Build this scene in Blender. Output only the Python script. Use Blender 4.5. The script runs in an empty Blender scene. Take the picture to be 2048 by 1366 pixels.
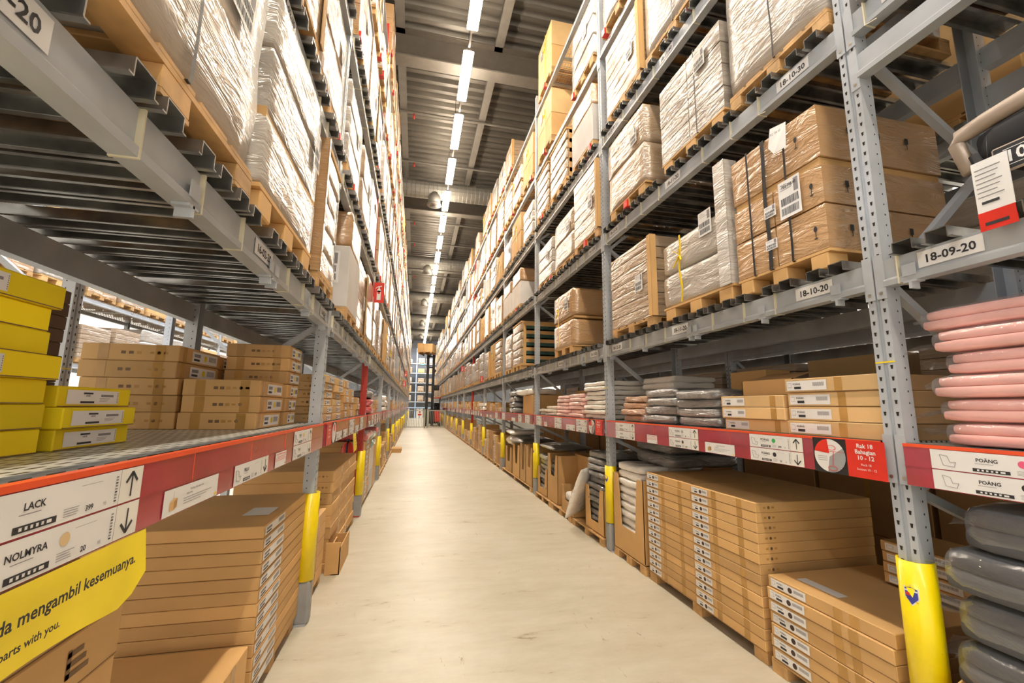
import bpy, math, random
from mathutils import Vector, Matrix, noise
random.seed(7)
SC = bpy.context.scene
COL = SC.collection
RX, LX = 2.0, -0.648          # aisle faces of the two racks
RY0, LY0, PITCH = 1.40, 0.45, 2.8
DEPTH = 0.88
# ------------------------------------------------------------------ camera
F, YAW, PIT, ROLL, CH = 846.7, .2214, .1525, .0109, 1.4316
cy, sy, cp, sp = math.cos(YAW), math.sin(YAW), math.cos(PIT), math.sin(PIT)
FW = Vector((sy*cp, cy*cp, sp)); R0 = Vector((cy, -sy, 0)); U0 = R0.cross(FW)
RT = math.cos(ROLL)*R0 + math.sin(ROLL)*U0
UP = -math.sin(ROLL)*R0 + math.cos(ROLL)*U0
cd = bpy.data.cameras.new('camera'); cam = bpy.data.objects.new('camera', cd); COL.objects.link(cam)
cd.sensor_width = 36; cd.lens = F*36/2048; cd.clip_start = .05; cd.clip_end = 300
cam.matrix_world = Matrix(((RT.x, UP.x, -FW.x, 0), (RT.y, UP.y, -FW.y, 0), (RT.z, UP.z, -FW.z, CH), (0, 0, 0, 1)))
SC.camera = cam
def in_view(pts, mg=120):
    xs = []; ys = []
    for p in pts:
        d = Vector(p) - Vector((0, 0, CH)); w = d.dot(FW)
        if w < .12: w = .12
        xs.append(1024 + F*d.dot(RT)/w); ys.append(683 - F*d.dot(UP)/w)
    if all((Vector(p)-Vector((0, 0, CH))).dot(FW) < .12 for p in pts): return False
    return max(xs) > -mg and min(xs) < 2048+mg and max(ys) > -mg and min(ys) < 1366+mg
# ------------------------------------------------------------------ materials
MAT = {}
def nodes(name):
    m = bpy.data.materials.new(name); m.use_nodes = True; nt = m.node_tree
    b = nt.nodes['Principled BSDF']; MAT[name] = m
    return m, nt, b
def L(nt, a, b): nt.links.new(a, b)
def tex(nt, scale=(1, 1, 1), rot=(0, 0, 0), rnd=True):
    tc = nt.nodes.new('ShaderNodeTexCoord'); mp = nt.nodes.new('ShaderNodeMapping')
    mp.inputs['Scale'].default_value = scale; mp.inputs['Rotation'].default_value = rot
    if rnd:
        oi = nt.nodes.new('ShaderNodeObjectInfo'); mu = nt.nodes.new('ShaderNodeVectorMath'); mu.operation = 'SCALE'
        mu.inputs['Scale'].default_value = 1
        cb = nt.nodes.new('ShaderNodeCombineXYZ'); mm = nt.nodes.new('ShaderNodeMath'); mm.operation = 'MULTIPLY'; mm.inputs[1].default_value = 37
        L(nt, oi.outputs['Random'], mm.inputs[0]); L(nt, mm.outputs[0], cb.inputs[0]); L(nt, mm.outputs[0], cb.inputs[2])
        ad = nt.nodes.new('ShaderNodeVectorMath'); ad.operation = 'ADD'
        L(nt, tc.outputs['Object'], ad.inputs[0]); L(nt, cb.outputs[0], ad.inputs[1]); L(nt, ad.outputs[0], mp.inputs[0])
    else:
        L(nt, tc.outputs['Object'], mp.inputs[0])
    return mp.outputs[0]
def noi(nt, vec, scale, detail=4, rough=.55):
    n = nt.nodes.new('ShaderNodeTexNoise'); n.inputs['Scale'].default_value = scale
    n.inputs['Detail'].default_value = detail; n.inputs['Roughness'].default_value = rough
    L(nt, vec, n.inputs['Vector']); return n.outputs['Fac']
def ramp(nt, fac, stops):
    r = nt.nodes.new('ShaderNodeValToRGB'); e = r.color_ramp.elements
    while len(e) < len(stops): e.new(.5)
    for i, (p, c) in enumerate(stops):
        e[i].position = p; e[i].color = (*c, 1) if len(c) == 3 else c
    L(nt, fac, r.inputs[0]); return r.outputs[0]
def bump(nt, b, h, s=.3, d=.01):
    n = nt.nodes.new('ShaderNodeBump'); n.inputs['Strength'].default_value = s; n.inputs['Distance'].default_value = d
    L(nt, h, n.inputs['Height']); L(nt, n.outputs[0], b.inputs['Normal'])
    return n.outputs[0]
def plain(name, c, r=.6, metal=0, coat=0, vary=.06, sc=6):
    m, nt, b = nodes(name)
    v = tex(nt, rnd=True); f = noi(nt, v, sc, 3)
    lo = tuple(max(0, x*(1-vary*2)) for x in c); hi = tuple(min(1, x*(1+vary)) for x in c)
    L(nt, ramp(nt, f, [(.3, lo), (.7, hi)]), b.inputs['Base Color'])
    b.inputs['Roughness'].default_value = r; b.inputs['Metallic'].default_value = metal
    if coat: b.inputs['Coat Weight'].default_value = coat; b.inputs['Coat Roughness'].default_value = .12
    return m, nt, b
def cardmat(name, c):
    m, nt, b = nodes(name)
    v = tex(nt); f = noi(nt, v, 2.2, 3); v2 = tex(nt, (3, 3, 160)); g = noi(nt, v2, 1, 1)
    oi = nt.nodes.new('ShaderNodeObjectInfo')
    hs = nt.nodes.new('ShaderNodeHueSaturation')
    mr = nt.nodes.new('ShaderNodeMapRange'); mr.inputs[3].default_value = .82; mr.inputs[4].default_value = 1.12
    L(nt, oi.outputs['Random'], mr.inputs[0]); L(nt, mr.outputs[0], hs.inputs['Value'])
    L(nt, ramp(nt, f, [(.3, tuple(x*.88 for x in c)), (.7, tuple(min(1, x*1.08) for x in c))]), hs.inputs['Color'])
    L(nt, hs.outputs[0], b.inputs['Base Color']); b.inputs['Roughness'].default_value = .72
    bump(nt, b, g, .12, .002)
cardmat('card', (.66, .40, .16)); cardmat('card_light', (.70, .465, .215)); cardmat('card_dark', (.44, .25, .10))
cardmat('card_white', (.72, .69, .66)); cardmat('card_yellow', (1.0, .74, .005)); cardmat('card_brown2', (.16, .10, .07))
plain('tape', (.52, .29, .085), .25, vary=.12)
plain('ink', (.03, .03, .035), .6, vary=.1); plain('ink_soft', (.25, .24, .25), .6); plain('print_brown', (.20, .12, .06), .7)
plain('paper', (.80, .79, .78), .45, vary=.03); plain('paper_arrow', (.82, .80, .74), .45, vary=.03)
plain('black', (.02, .02, .022), .45); plain('gap', (.02, .014, .01), .9)
plain('red', (.75, .035, .02), .35, vary=.1); plain('redpost', (.45, .035, .02), .45); plain('maroon', (.42, .045, .07), .18, coat=.8, vary=.12, sc=4)
plain('orange_lip', (.85, .10, .03), .3); plain('yellow', (.95, .74, .0), .38, vary=.04, coat=.3)
plain('banner', (.92, .72, .03), .5, vary=.05); plain('yellow_strap', (.90, .62, .0), .4)
plain('wood', (.62, .37, .15), .65, vary=.2, sc=9); plain('foot_grey', (.34, .35, .36), .6, vary=.1)
plain('green_dark', (.04, .11, .09), .5, vary=.2); plain('red_goods', (.42, .05, .05), .5, vary=.2); plain('dot_green', (.04, .42, .1), .5)
plain('dot_brown', (.05, .025, .02), .5); plain('dot_pink', (.85, .12, .25), .5); plain('dot_yellow', (.85, .65, .02), .5)
plain('dot_cream', (.75, .55, .3), .5); plain('blue_ink', (.05, .06, .35), .5)
plain('tie', (.72, .66, .48), .5); plain('gatepaint', (.42, .43, .36), .45); plain('bluepaint', (.42, .55, .75), .4)
plain('fabric_pink', (.90, .50, .46), .85, vary=.08); plain('fabric_grey', (.09, .092, .10), .85); plain('fabric_white', (.76, .73, .68), .85)
plain('fabric_caramel', (.48, .22, .10), .8); plain('fabric_cream', (.72, .62, .50), .85); plain('fabric_red', (.6, .03, .04), .6)
plain('fabric_teal', (.16, .34, .33), .6); plain('fabric_black', (.016, .015, .016), .85); plain('bentwood', (.42, .33, .26), .4)
plain('beam_dark', (.09, .075, .06), .6); plain('beam_flange', (.14, .125, .105), .6); plain('duct', (.16, .15, .13), .5)
plain('exit_green', (.05, .5, .38), .5); plain('wall_grey', (.30, .31, .34), .7, vary=.1, sc=.8); plain('truckblack', (.018, .018, .02), .5)
plain('greenlabel', (.1, .35, .08), .5); plain('steel_bolt', (.6, .58, .5), .3, metal=.9)
# painted rack steel
m, nt, b = plain('racksteel', (.46, .49, .53), .38, vary=.07, sc=5)
m, nt, b = plain('beamsteel', (.42, .445, .47), .34, vary=.1, sc=4)
# galvanised
m, nt, b = plain('galv', (.36, .36, .35), .30, metal=.85, vary=.25, sc=7)
m, nt, b = plain('galv_mesh', (.55, .54, .50), .35, metal=.6, vary=.1)
# perforated shelf deck
m, nt, b = nodes('deck')
tc = nt.nodes.new('ShaderNodeTexCoord'); sx = nt.nodes.new('ShaderNodeSeparateXYZ'); L(nt, tc.outputs['Object'], sx.inputs[0])
def hole(axis, per, lim):
    a = nt.nodes.new('ShaderNodeMath'); a.operation = 'MODULO'; a.inputs[1].default_value = per
    ad = nt.nodes.new('ShaderNodeMath'); ad.operation = 'ADD'; ad.inputs[1].default_value = 10
    L(nt, sx.outputs[axis], ad.inputs[0]); L(nt, ad.outputs[0], a.inputs[0])
    g = nt.nodes.new('ShaderNodeMath'); g.operation = 'LESS_THAN'; g.inputs[1].default_value = lim; L(nt, a.outputs[0], g.inputs[0]); return g.outputs[0]
mu = nt.nodes.new('ShaderNodeMath'); mu.operation = 'MULTIPLY'; L(nt, hole(0, .075, .045), mu.inputs[0]); L(nt, hole(1, .03, .012), mu.inputs[1])
L(nt, ramp(nt, mu.outputs[0], [(.4, (.60, .61, .58)), (.6, (.06, .06, .055))]), b.inputs['Base Color'])
b.inputs['Metallic'].default_value = .3; b.inputs['Roughness'].default_value = .35
# stretch film
def film(name, c, haze=(.72, .66, .59), amt=.5, ang=.45):
    m, nt, b = nodes(name)
    v = tex(nt, (3, 3, 13), (0, ang, 0)); f = noi(nt, v, 1.15, 4, .68)
    f.node.inputs['Distortion'].default_value = .9
    v2 = tex(nt, (1.2, 1.2, 3.5), (0, ang*1.4, 0)); g = noi(nt, v2, 1.6, 2)
    fac = nt.nodes.new('ShaderNodeMath'); fac.operation = 'MULTIPLY_ADD'; L(nt, f, fac.inputs[0]); fac.inputs[1].default_value = .65
    k = nt.nodes.new('ShaderNodeMath'); k.operation = 'MULTIPLY'; k.inputs[1].default_value = .45; L(nt, g, k.inputs[0]); L(nt, k.outputs[0], fac.inputs[2])
    mid = tuple(a*(1-amt*.45)+h*amt*.45 for a, h in zip(c, haze)); hi = tuple(a*(1-amt)+h*amt for a, h in zip(c, haze))
    L(nt, ramp(nt, fac.outputs[0], [(.38, c), (.55, mid), (.72, hi)]), b.inputs['Base Color'])
    b.inputs['Roughness'].default_value = .38; b.inputs['Coat Weight'].default_value = 1; b.inputs['Coat Roughness'].default_value = .10; b.inputs['Coat IOR'].default_value = 1.75
    bn = bump(nt, b, fac.outputs[0], .62, .04); L(nt, bn, b.inputs['Coat Normal'])
film('film_tan', (.39, .26, .145), amt=.32); film('film_brown', (.50, .285, .12), amt=.12); film('film_white', (.42, .375, .32), (.70, .65, .59), .5)
film('film_grey', (.26, .225, .19), amt=.4); film('film_dark', (.30, .24, .18), amt=.5, ang=-.5); film('film_bag', (.5, .45, .4), (.9, .88, .85), .7, .9)
def bagfab(name, c, amt=.35):
    film(name, c, (.85, .83, .8), amt*.7, .9)
    nt = MAT[name].node_tree; pb = nt.nodes['Principled BSDF']; pb.inputs['Coat Roughness'].default_value = .05; pb.inputs['Coat Weight'].default_value = 1
    for n in nt.nodes:
        if n.type == 'BUMP': n.inputs['Strength'].default_value = .55 if c[0] > .6 else 1; n.inputs['Distance'].default_value = .06
bagfab('bf_grey', (.055, .055, .06), .36); bagfab('bf_white', (.86, .82, .76), .5); bagfab('bf_pink', (.86, .48, .43), .3)
bagfab('bf_cream', (.80, .71, .58), .3); bagfab('bf_caramel', (.50, .24, .11), .3); bagfab('bf_red', (.6, .04, .05), .25); bagfab('bf_teal', (.18, .38, .36), .3)
# clear bag
m, nt, b = nodes('bag')
nt.nodes.remove(b); out = nt.nodes['Material Output']
tr = nt.nodes.new('ShaderNodeBsdfTransparent'); gl = nt.nodes.new('ShaderNodeBsdfGlossy'); gl.inputs['Roughness'].default_value = .12
df = nt.nodes.new('ShaderNodeBsdfDiffuse'); df.inputs['Color'].default_value = (.8, .8, .8, 1)
v = tex(nt, (3, 3, 9), (.2, .5, .8)); f = noi(nt, v, 2.2, 4, .6)
bp_ = nt.nodes.new('ShaderNodeBump'); bp_.inputs['Strength'].default_value = .8; bp_.inputs['Distance'].default_value = .02
L(nt, f, bp_.inputs['Height']); L(nt, bp_.outputs[0], gl.inputs['Normal'])
lw = nt.nodes.new('ShaderNodeLayerWeight'); lw.inputs[0].default_value = .25; L(nt, bp_.outputs[0], lw.inputs['Normal'])
mx = nt.nodes.new('ShaderNodeMixShader'); mx2 = nt.nodes.new('ShaderNodeMixShader')
gg = nt.nodes.new('ShaderNodeMixShader'); gg.inputs[0].default_value = .25; L(nt, gl.outputs[0], gg.inputs[1]); L(nt, df.outputs[0], gg.inputs[2])
fa = nt.nodes.new('ShaderNodeMath'); fa.operation = 'MULTIPLY_ADD'; fa.inputs[1].default_value = .5; fa.inputs[2].default_value = .07
L(nt, lw.outputs['Facing'], fa.inputs[0]); L(nt, fa.outputs[0], mx.inputs[0]); L(nt, tr.outputs[0], mx.inputs[1]); L(nt, gg.outputs[0], mx.inputs[2])
L(nt, mx.outputs[0], out.inputs['Surface'])
# concrete floor
m, nt, b = nodes('concrete')
v = tex(nt, rnd=False); f = noi(nt, v, .55, 5, .6); g = noi(nt, v, 9, 5, .65)
v3 = tex(nt, (1.0, 3.2, 1), (0, 0, .5), rnd=False); s = noi(nt, v3, 2.1, 6, .72)
mixc = nt.nodes.new('ShaderNodeMixRGB'); mixc.blend_type = 'MULTIPLY'; mixc.inputs[0].default_value = 1
L(nt, ramp(nt, f, [(.3, (.53, .49, .385)), (.7, (.67, .635, .54))]), mixc.inputs[1])
L(nt, ramp(nt, s, [(.30, (.50, .40, .29)), (.37, (.90, .88, .84)), (.62, (1, 1, 1))]), mixc.inputs[2])
mix2 = nt.nodes.new('ShaderNodeMixRGB'); mix2.blend_type = 'MULTIPLY'; mix2.inputs[0].default_value = .35
v4 = tex(nt, (7, 1.6, 1), (0, 0, -.35), rnd=False); sc_ = noi(nt, v4, 3.2, 7, .8); v5 = tex(nt, (1, 1, 1), rnd=False); pt = noi(nt, v5, 1.1, 2, .5)
pm_ = nt.nodes.new('ShaderNodeMath'); pm_.operation = 'MULTIPLY'; L(nt, ramp(nt, sc_, [(.60, (0, 0, 0)), (.66, (1, 1, 1))]), pm_.inputs[0]); L(nt, ramp(nt, pt, [(.52, (0, 0, 0)), (.60, (1, 1, 1))]), pm_.inputs[1])
mix3 = nt.nodes.new('ShaderNodeMixRGB'); L(nt, pm_.outputs[0], mix3.inputs[0]); L(nt, mixc.outputs[0], mix3.inputs[1]); mix3.inputs[2].default_value = (.30, .21, .13, 1)
L(nt, mix3.outputs[0], mix2.inputs[1]); L(nt, ramp(nt, g, [(.3, (.8, .8, .8)), (.7, (1, 1, 1))]), mix2.inputs[2])
L(nt, mix2.outputs[0], b.inputs['Base Color'])
L(nt, ramp(nt, g, [(.3, (.36, .36, .36)), (.8, (.52, .52, .52))]), b.inputs['Roughness']); bump(nt, b, g, .05, .004)
plain('ceil_deck', (.135, .12, .10), .38, metal=.45, vary=.12, sc=1.2)
# lamp
m, nt, b = nodes('lamp_glow'); b.inputs['Emission Color'].default_value = (1, .87, .70, 1); b.inputs['Emission Strength'].default_value = 74
b.inputs['Base Color'].default_value = (.9, .9, .9, 1)
# ------------------------------------------------------------------ mesh builder
_tc = {}
def glyphs(s, bold):
    k = (s, bold)
    if k not in _tc:
        c = bpy.data.curves.new('t', 'FONT'); c.body = s; c.size = 1; c.align_x = 'CENTER'; c.offset = .022 if bold else .0; c.resolution_u = 2
        o = bpy.data.objects.new('t', c); COL.objects.link(o)
        dg = bpy.context.evaluated_depsgraph_get(); me = bpy.data.meshes.new_from_object(o.evaluated_get(dg))
        _tc[k] = ([tuple(v.co) for v in me.vertices], [tuple(p.vertices) for p in me.polygons])
        bpy.data.objects.remove(o); bpy.data.curves.remove(c); bpy.data.meshes.remove(me)
    return _tc[k]
class MB:
    def __init__(s): s.v = []; s.f = []; s.m = []; s.mats = []; s.sm = []
    def mi(s, m):
        if m not in s.mats: s.mats.append(m)
        return s.mats.index(m)
    def add(s, vs, fs, m, smooth=False):
        o = len(s.v); s.v += [tuple(v) for v in vs]; k = s.mi(m)
        for f in fs: s.f.append(tuple(i+o for i in f)); s.m.append(k); s.sm.append(smooth)
    def box(s, x0, x1, y0, y1, z0, z1, m, c=0):
        if c <= 0:
            vs = [(x, y, z) for z in (z0, z1) for y in (y0, y1) for x in (x0, x1)]
            s.add(vs, [(0, 2, 3, 1), (4, 5, 7, 6), (0, 1, 5, 4), (2, 6, 7, 3), (0, 4, 6, 2), (1, 3, 7, 5)], m); return
        P = {}; vs = []
        for i, X in enumerate((x0, x1)):
            for j, Y in enumerate((y0, y1)):
                for k, Z in enumerate((z0, z1)):
                    sx, sy_, sz = (1, -1)[i], (1, -1)[j], (1, -1)[k]
                    for a, q in (('x', (X, Y+sy_*c, Z+sz*c)), ('y', (X+sx*c, Y, Z+sz*c)), ('z', (X+sx*c, Y+sy_*c, Z))):
                        P[(i, j, k, a)] = len(vs); vs.append(q)
        fs = []
        for i in (0, 1):
            q = [P[(i, j, k, 'x')] for j, k in ((0, 0), (1, 0), (1, 1), (0, 1))]; fs.append(q if i else q[::-1])
            q = [P[(j, i, k, 'y')] for j, k in ((0, 0), (0, 1), (1, 1), (1, 0))]; fs.append(q if i else q[::-1])
            q = [P[(j, k, i, 'z')] for j, k in ((0, 0), (1, 0), (1, 1), (0, 1))]; fs.append(q if i else q[::-1])
        for i in (0, 1):
            for j in (0, 1):
                a = [P[(i, j, 0, 'x')], P[(i, j, 0, 'y')], P[(i, j, 1, 'y')], P[(i, j, 1, 'x')]]; fs.append(a if (i+j) % 2 else a[::-1])
                a = [P[(i, 0, j, 'x')], P[(i, 0, j, 'z')], P[(i, 1, j, 'z')], P[(i, 1, j, 'x')]]; fs.append(a[::-1] if (i+j) % 2 else a)
                a = [P[(0, i, j, 'y')], P[(0, i, j, 'z')], P[(1, i, j, 'z')], P[(1, i, j, 'y')]]; fs.append(a if (i+j) % 2 else a[::-1])
                for k in (0, 1):
                    a = [P[(i, j, k, 'x')], P[(i, j, k, 'y')], P[(i, j, k, 'z')]]; fs.append(a if (i+j+k) % 2 == 0 else a[::-1])
        s.add(vs, fs, m)
    def fr(s, x0, x1, z0, z1, y, m):      # quad facing -y
        s.add([(x0, y, z0), (x1, y, z0), (x1, y, z1), (x0, y, z1)], [(0, 1, 2, 3)], m)
    def quad(s, a, b, c, d, m): s.add([a, b, c, d], [(0, 1, 2, 3)], m)
    def text(s, t, x, z, y, size, m='ink', bold=False, rot=0):
        vs, fs = glyphs(t, bold); c_, s_ = math.cos(rot), math.sin(rot)
        s.add([(x+size*(v[0]*c_-v[1]*s_), y, z+size*(v[0]*s_+v[1]*c_)) for v in vs], fs, m)
    def disc(s, x, z, y, r, m, n=16, sx=1):
        s.add([(x+r*sx*math.cos(2*math.pi*i/n), y, z+r*math.sin(2*math.pi*i/n)) for i in range(n)], [tuple(range(n))], m)
    def tube(s, pts, r, m, n=8, smooth=True):
        pts = [Vector(p) for p in pts]; rs = r if isinstance(r, (list, tuple)) else [r]*len(pts); rings = []
        for i, p in enumerate(pts):
            t = (pts[min(i+1, len(pts)-1)] - pts[max(i-1, 0)]).normalized()
            a = t.cross(Vector((0, 0, 1))) if abs(t.z) < .95 else t.cross(Vector((1, 0, 0)))
            a.normalize(); b_ = t.cross(a)
            rings.append([p+rs[i]*(a*math.cos(2*math.pi*k/n)+b_*math.sin(2*math.pi*k/n)) for k in range(n)])
        vs = [q for rg in rings for q in rg]; fs = []
        for i in range(len(rings)-1):
            for k in range(n): fs.append((i*n+k, i*n+(k+1) % n, (i+1)*n+(k+1) % n, (i+1)*n+k))
        fs.append(tuple(range(n))[::-1]); fs.append(tuple(range((len(rings)-1)*n, len(rings)*n)))
        s.add(vs, fs, m, smooth)
    def bar(s, a, b_, w, h, m):           # rectangular bar between two points
        a, b_ = Vector(a), Vector(b_); t = (b_-a).normalized()
        u = t.cross(Vector((0, 0, 1))) if abs(t.z) < .95 else t.cross(Vector((0, 1, 0)))
        u.normalize(); v = u.cross(t); vs = []
        for p in (a, b_):
            for i, j in ((-1, -1), (1, -1), (1, 1), (-1, 1)): vs.append(p+u*i*w/2+v*j*h/2)
        s.add(vs, [(0, 3, 2, 1), (4, 5, 6, 7), (0, 1, 5, 4), (1, 2, 6, 5), (2, 3, 7, 6), (3, 0, 4, 7)], m)
    def soft(s, x0, x1, y0, y1, z0, z1, m, n=7, amp=.01, seed=0, rnd=.03, freq=5, smooth=True):
        C = Vector(((x0+x1)/2, (y0+y1)/2, (z0+z1)/2)); H = Vector(((x1-x0)/2, (y1-y0)/2, (z1-z0)/2))
        key = {}; vs = []; fs = []
        r = min(rnd, H.x*.9, H.y*.9, H.z*.9)
        def vert(i, j, k):
            q = (i, j, k)
            if q in key: return key[q]
            def w(t):
                t = t/n*2-1
                return math.copysign(abs(t)**.72, t)
            p = Vector((w(i)*H.x, w(j)*H.y, w(k)*H.z))
            cc = Vector([max(-(H[a]-r), min(H[a]-r, p[a])) for a in range(3)]); d = p-cc
            if d.length > 1e-6: p = cc + d.normalized()*r
            wp = p+C
            dd = noise.noise_vector(wp*freq+Vector((seed*7.3, seed*3.1, seed))) 
            p = p + Vector((dd.x, dd.y, dd.z))*amp
            key[q] = len(vs); vs.append(p+C); return key[q]
        for a in range(n):
            for b_ in range(n):
                fs.append((vert(a, 0, b_), vert(a+1, 0, b_), vert(a+1, 0, b_+1), vert(a, 0, b_+1)))
                fs.append((vert(a, n, b_), vert(a, n, b_+1), vert(a+1, n, b_+1), vert(a+1, n, b_)))
                fs.append((vert(0, a, b_), vert(0, a, b_+1), vert(0, a+1, b_+1), vert(0, a+1, b_)))
                fs.append((vert(n, a, b_), vert(n, a+1, b_), vert(n, a+1, b_+1), vert(n, a, b_+1)))
                fs.append((vert(a, b_, 0), vert(a, b_+1, 0), vert(a+1, b_+1, 0), vert(a+1, b_, 0)))
                fs.append((vert(a, b_, n), vert(a+1, b_, n), vert(a+1, b_+1, n), vert(a, b_+1, n)))
        s.add(vs, fs, m, smooth)
    def merge(s, o, M):
        off = len(s.v); s.v += [tuple(M @ Vector(v)) for v in o.v]
        mp = [s.mi(m) for m in o.mats]
        for f, k, q in zip(o.f, o.m, o.sm): s.f.append(tuple(i+off for i in f)); s.m.append(mp[k]); s.sm.append(q)
    def mesh(s, name):
        me = bpy.data.meshes.new(name); me.from_pydata(s.v, [], s.f)
        for m in s.mats: me.materials.append(MAT[m])
        me.polygons.foreach_set('material_index', s.m); me.polygons.foreach_set('use_smooth', s.sm)
        me.update(); return me
def obj(name, me, parent=None, loc=(0, 0, 0), rz=0, scale=None, label=None):
    if isinstance(me, MB): me = me.mesh(name)
    o = bpy.data.objects.new(name, me); COL.objects.link(o)
    if parent is not None: o.parent = parent
    o.location = loc; o.rotation_euler = (0, 0, rz)
    if scale: o.scale = scale
    if label: o['label'] = label
    return o
SEEN = {}
def tag(o, label, cat, group=None, kind=None):
    if group is None or True:
        if label in SEEN: print('DUPLABEL', label)
        SEEN[label] = 1
    n = len(label.split())
    if n > 16 or n < 4: print('LABELLEN', n, label)
    o['label'] = label; o['category'] = cat
    if group: o['group'] = group
    if kind: o['kind'] = kind
    return o
def struct(name, mb, loc=(0, 0, 0)):
    o = obj(name, mb, loc=loc); o['kind'] = 'structure'; return o
def inst(T, loc, rz, label, cat, group=None, scale=None):
    """T = (name, mesh or None, [(part, mesh, label, [(sub, mesh, label)])])"""
    r = obj(T[0], T[1], loc=loc, rz=rz, scale=scale); tag(r, label, cat, group)
    for p in T[2]:
        c = obj(p[0], p[1], r, label=p[2] if len(p) > 2 else None)
        for q in (p[3] if len(p) > 3 else []): obj(q[0], q[1], c, label=q[2] if len(q) > 2 else None)
    return r
ROT = {'R': -math.pi/2, 'L': math.pi/2}
def W(side, Y, z, inset=0):        # world point on a rack's aisle face
    return ((RX+inset) if side == 'R' else (LX-inset), Y, z)
def lx(side, Y, Yc): return (Yc-Y) if side == 'R' else (Y-Yc)
NUM = ['zero', 'first', 'second', 'third', 'fourth', 'fifth', 'sixth', 'seventh', 'eighth', 'ninth', 'tenth', 'eleventh', 'twelfth', 'thirteenth', 'fourteenth', 'fifteenth', 'sixteenth', 'seventeenth', 'eighteenth', 'nineteenth', 'twentieth', 'twenty-first', 'twenty-second', 'twenty-third', 'twenty-fourth', 'twenty-fifth']
CARD = ['zero', 'one', 'two', 'three', 'four', 'five', 'six']
SIDE = {'R': 'right', 'L': 'left'}
LEV = {'R': {2: 2.09, 3: 3.345, 4: 4.525, 5: 5.66, 6: 6.91}, 'L': {2: 2.10, 3: 3.27, 4: 4.52, 5: 5.66, 6: 6.91}}
def frameY(side, k): return (RY0 if side == 'R' else LY0) + PITCH*k
def bayc(side, j): return frameY(side, j) + PITCH/2 + .04
# ------------------------------------------------------------------ room shell
NB = 16
b = MB(); b.box(-14, 16, -7, 53, -.1, 0, 'concrete'); struct('floor', b)
b = MB(); ZC = 9.35; y = -7.0
while y < 53.2:                                    # trapezoidal steel deck, ribs across the aisle
    p = [(y, ZC+.09), (y+.05, ZC), (y+.15, ZC), (y+.20, ZC+.09), (y+.28, ZC+.09)]
    for (ya, za), (yb, zb) in zip(p, p[1:]): b.quad((-14, ya, za), (16, ya, za), (16, yb, zb), (-14, yb, zb), 'ceil_deck')
    y += .28
struct('ceiling', b)
b = MB(); b.box(-14, 16, 52.9, 53.1, 0, 9.4, 'wall_grey'); struct('wall_back', b)
for n, Y in enumerate([1.0, 8.0, 14.9, 21.8, 28.6, 35.9, 43.0]):
    b = MB(); b.box(-14, 16, Y-.15, Y+.15, 8.4, 8.43, 'beam_flange'); b.box(-14, 16, Y-.02, Y+.02, 8.43, 9.0, 'beam_dark'); b.box(-14, 16, Y-.15, Y+.15, 9.0, 9.03, 'beam_dark')
    tag(obj('roof_beam', b), 'deep dark steel roof beam crossing the aisle, %s from the front' % NUM[n+1], 'roof beam', 'roof beams')
for n, (X, w) in enumerate([(-4.5, .12), (-.62, .12), (1.42, .12), (5.0, .12)]):
    b = MB(); b.box(X-w/2, X+w/2, -4, 52.8, 9.03, 9.3, 'ceil_deck'); b.box(X-w/2-.03, X+w/2+.03, -4, 52.8, 9.0, 9.028, 'beam_flange')
    tag(obj('roof_purlin', b), ['roof purlin over the next aisle to the left', 'roof purlin running above the left rack edge', 'roof purlin running just right of the lamp line', 'roof purlin over the far side of right rack'][n], 'purlin', 'roof purlins')
for n, Y in enumerate([10.3, 12.6, 17.0, 19.4, 24.5]):
    b = MB(); b.tube([(-14, Y, 8.95), (16, Y, 8.95)], .035, 'beam_flange', 8); r = obj('sprinkler_pipe', b)
    tag(r, 'thin grey sprinkler pipe across the roof, %s from the front' % NUM[n+1], 'pipe', 'sprinkler pipes')
    b = MB()
    b.tube([(-.35, Y, 8.91), (-.35, Y, 8.78)], .03, 'redpost', 8); obj('sprinkler_head', b, r, label='red sprinkler head')
# spiral ducts with round outlets
for n, Y in enumerate([13.5, 21.0, 28.0, 35.2, 42.2]):
    b = MB(); pts = []; rs = []
    x = -14.0
    while x < 16:
        pts += [(x, Y, 8.55), (x+.13, Y, 8.55)]; rs += [.30, .292]; x += .14
    b.tube(pts, rs, 'duct', 16, False); r = obj('air_duct', b)
    tag(r, 'large ribbed round air duct across the roof, %s from the front' % NUM[n+1], 'duct', 'air ducts')
    for X in (.33-.02*n, -6, 7):
        b = MB(); b.tube([(X, Y-.05, 8.4), (X, Y-.05, 8.0)], [.20, .20], 'duct', 16); b.tube([(X, Y-.05, 8.03), (X, Y-.05, 7.99)], [.235, .235], 'duct', 16)
        b.tube([(X, Y-.05, 7.995), (X, Y-.05, 7.985)], [.15, .15], 'beam_dark', 14); obj('duct_outlet', b, r)
# ------------------------------------------------------------------ lamps
b = MB(); b.box(-.045, .045, .04, 1.34, .06, .10, 'beam_dark'); hous = b.mesh('lamp_housing')
b = MB(); b.box(-.095, .095, .03, 1.35, .015, .055, 'lamp_glow', .012); tube = b.mesh('lamp_tube')
b = MB()
for yy in (.1, 1.28): b.tube([(0, yy, .1), (0, yy, 1.35)], .006, 'black', 6)
b.box(-.018, .018, 1.38, 1.79, .085, .11, 'beam_dark'); hang = b.mesh('hanger')
for n in range(-6, 25):
    Y = 5.157+1.784*n
    inst(('batten_light', None, [('lamp_housing', hous), ('lamp_tube', tube), ('hanger', hang)]), (.69, Y, 7.91), 0,
         ('bright warm batten lamp hanging in the aisle line, %s from the front' % NUM[n+2]) if 0 < n+2 <= 25 else ('bright warm batten lamp behind the camera position, %s back' % NUM[-n-1]) if n < 0 else 'bright warm batten lamp at the far end of the line', 'lamp', 'batten lamps over the aisle')
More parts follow.
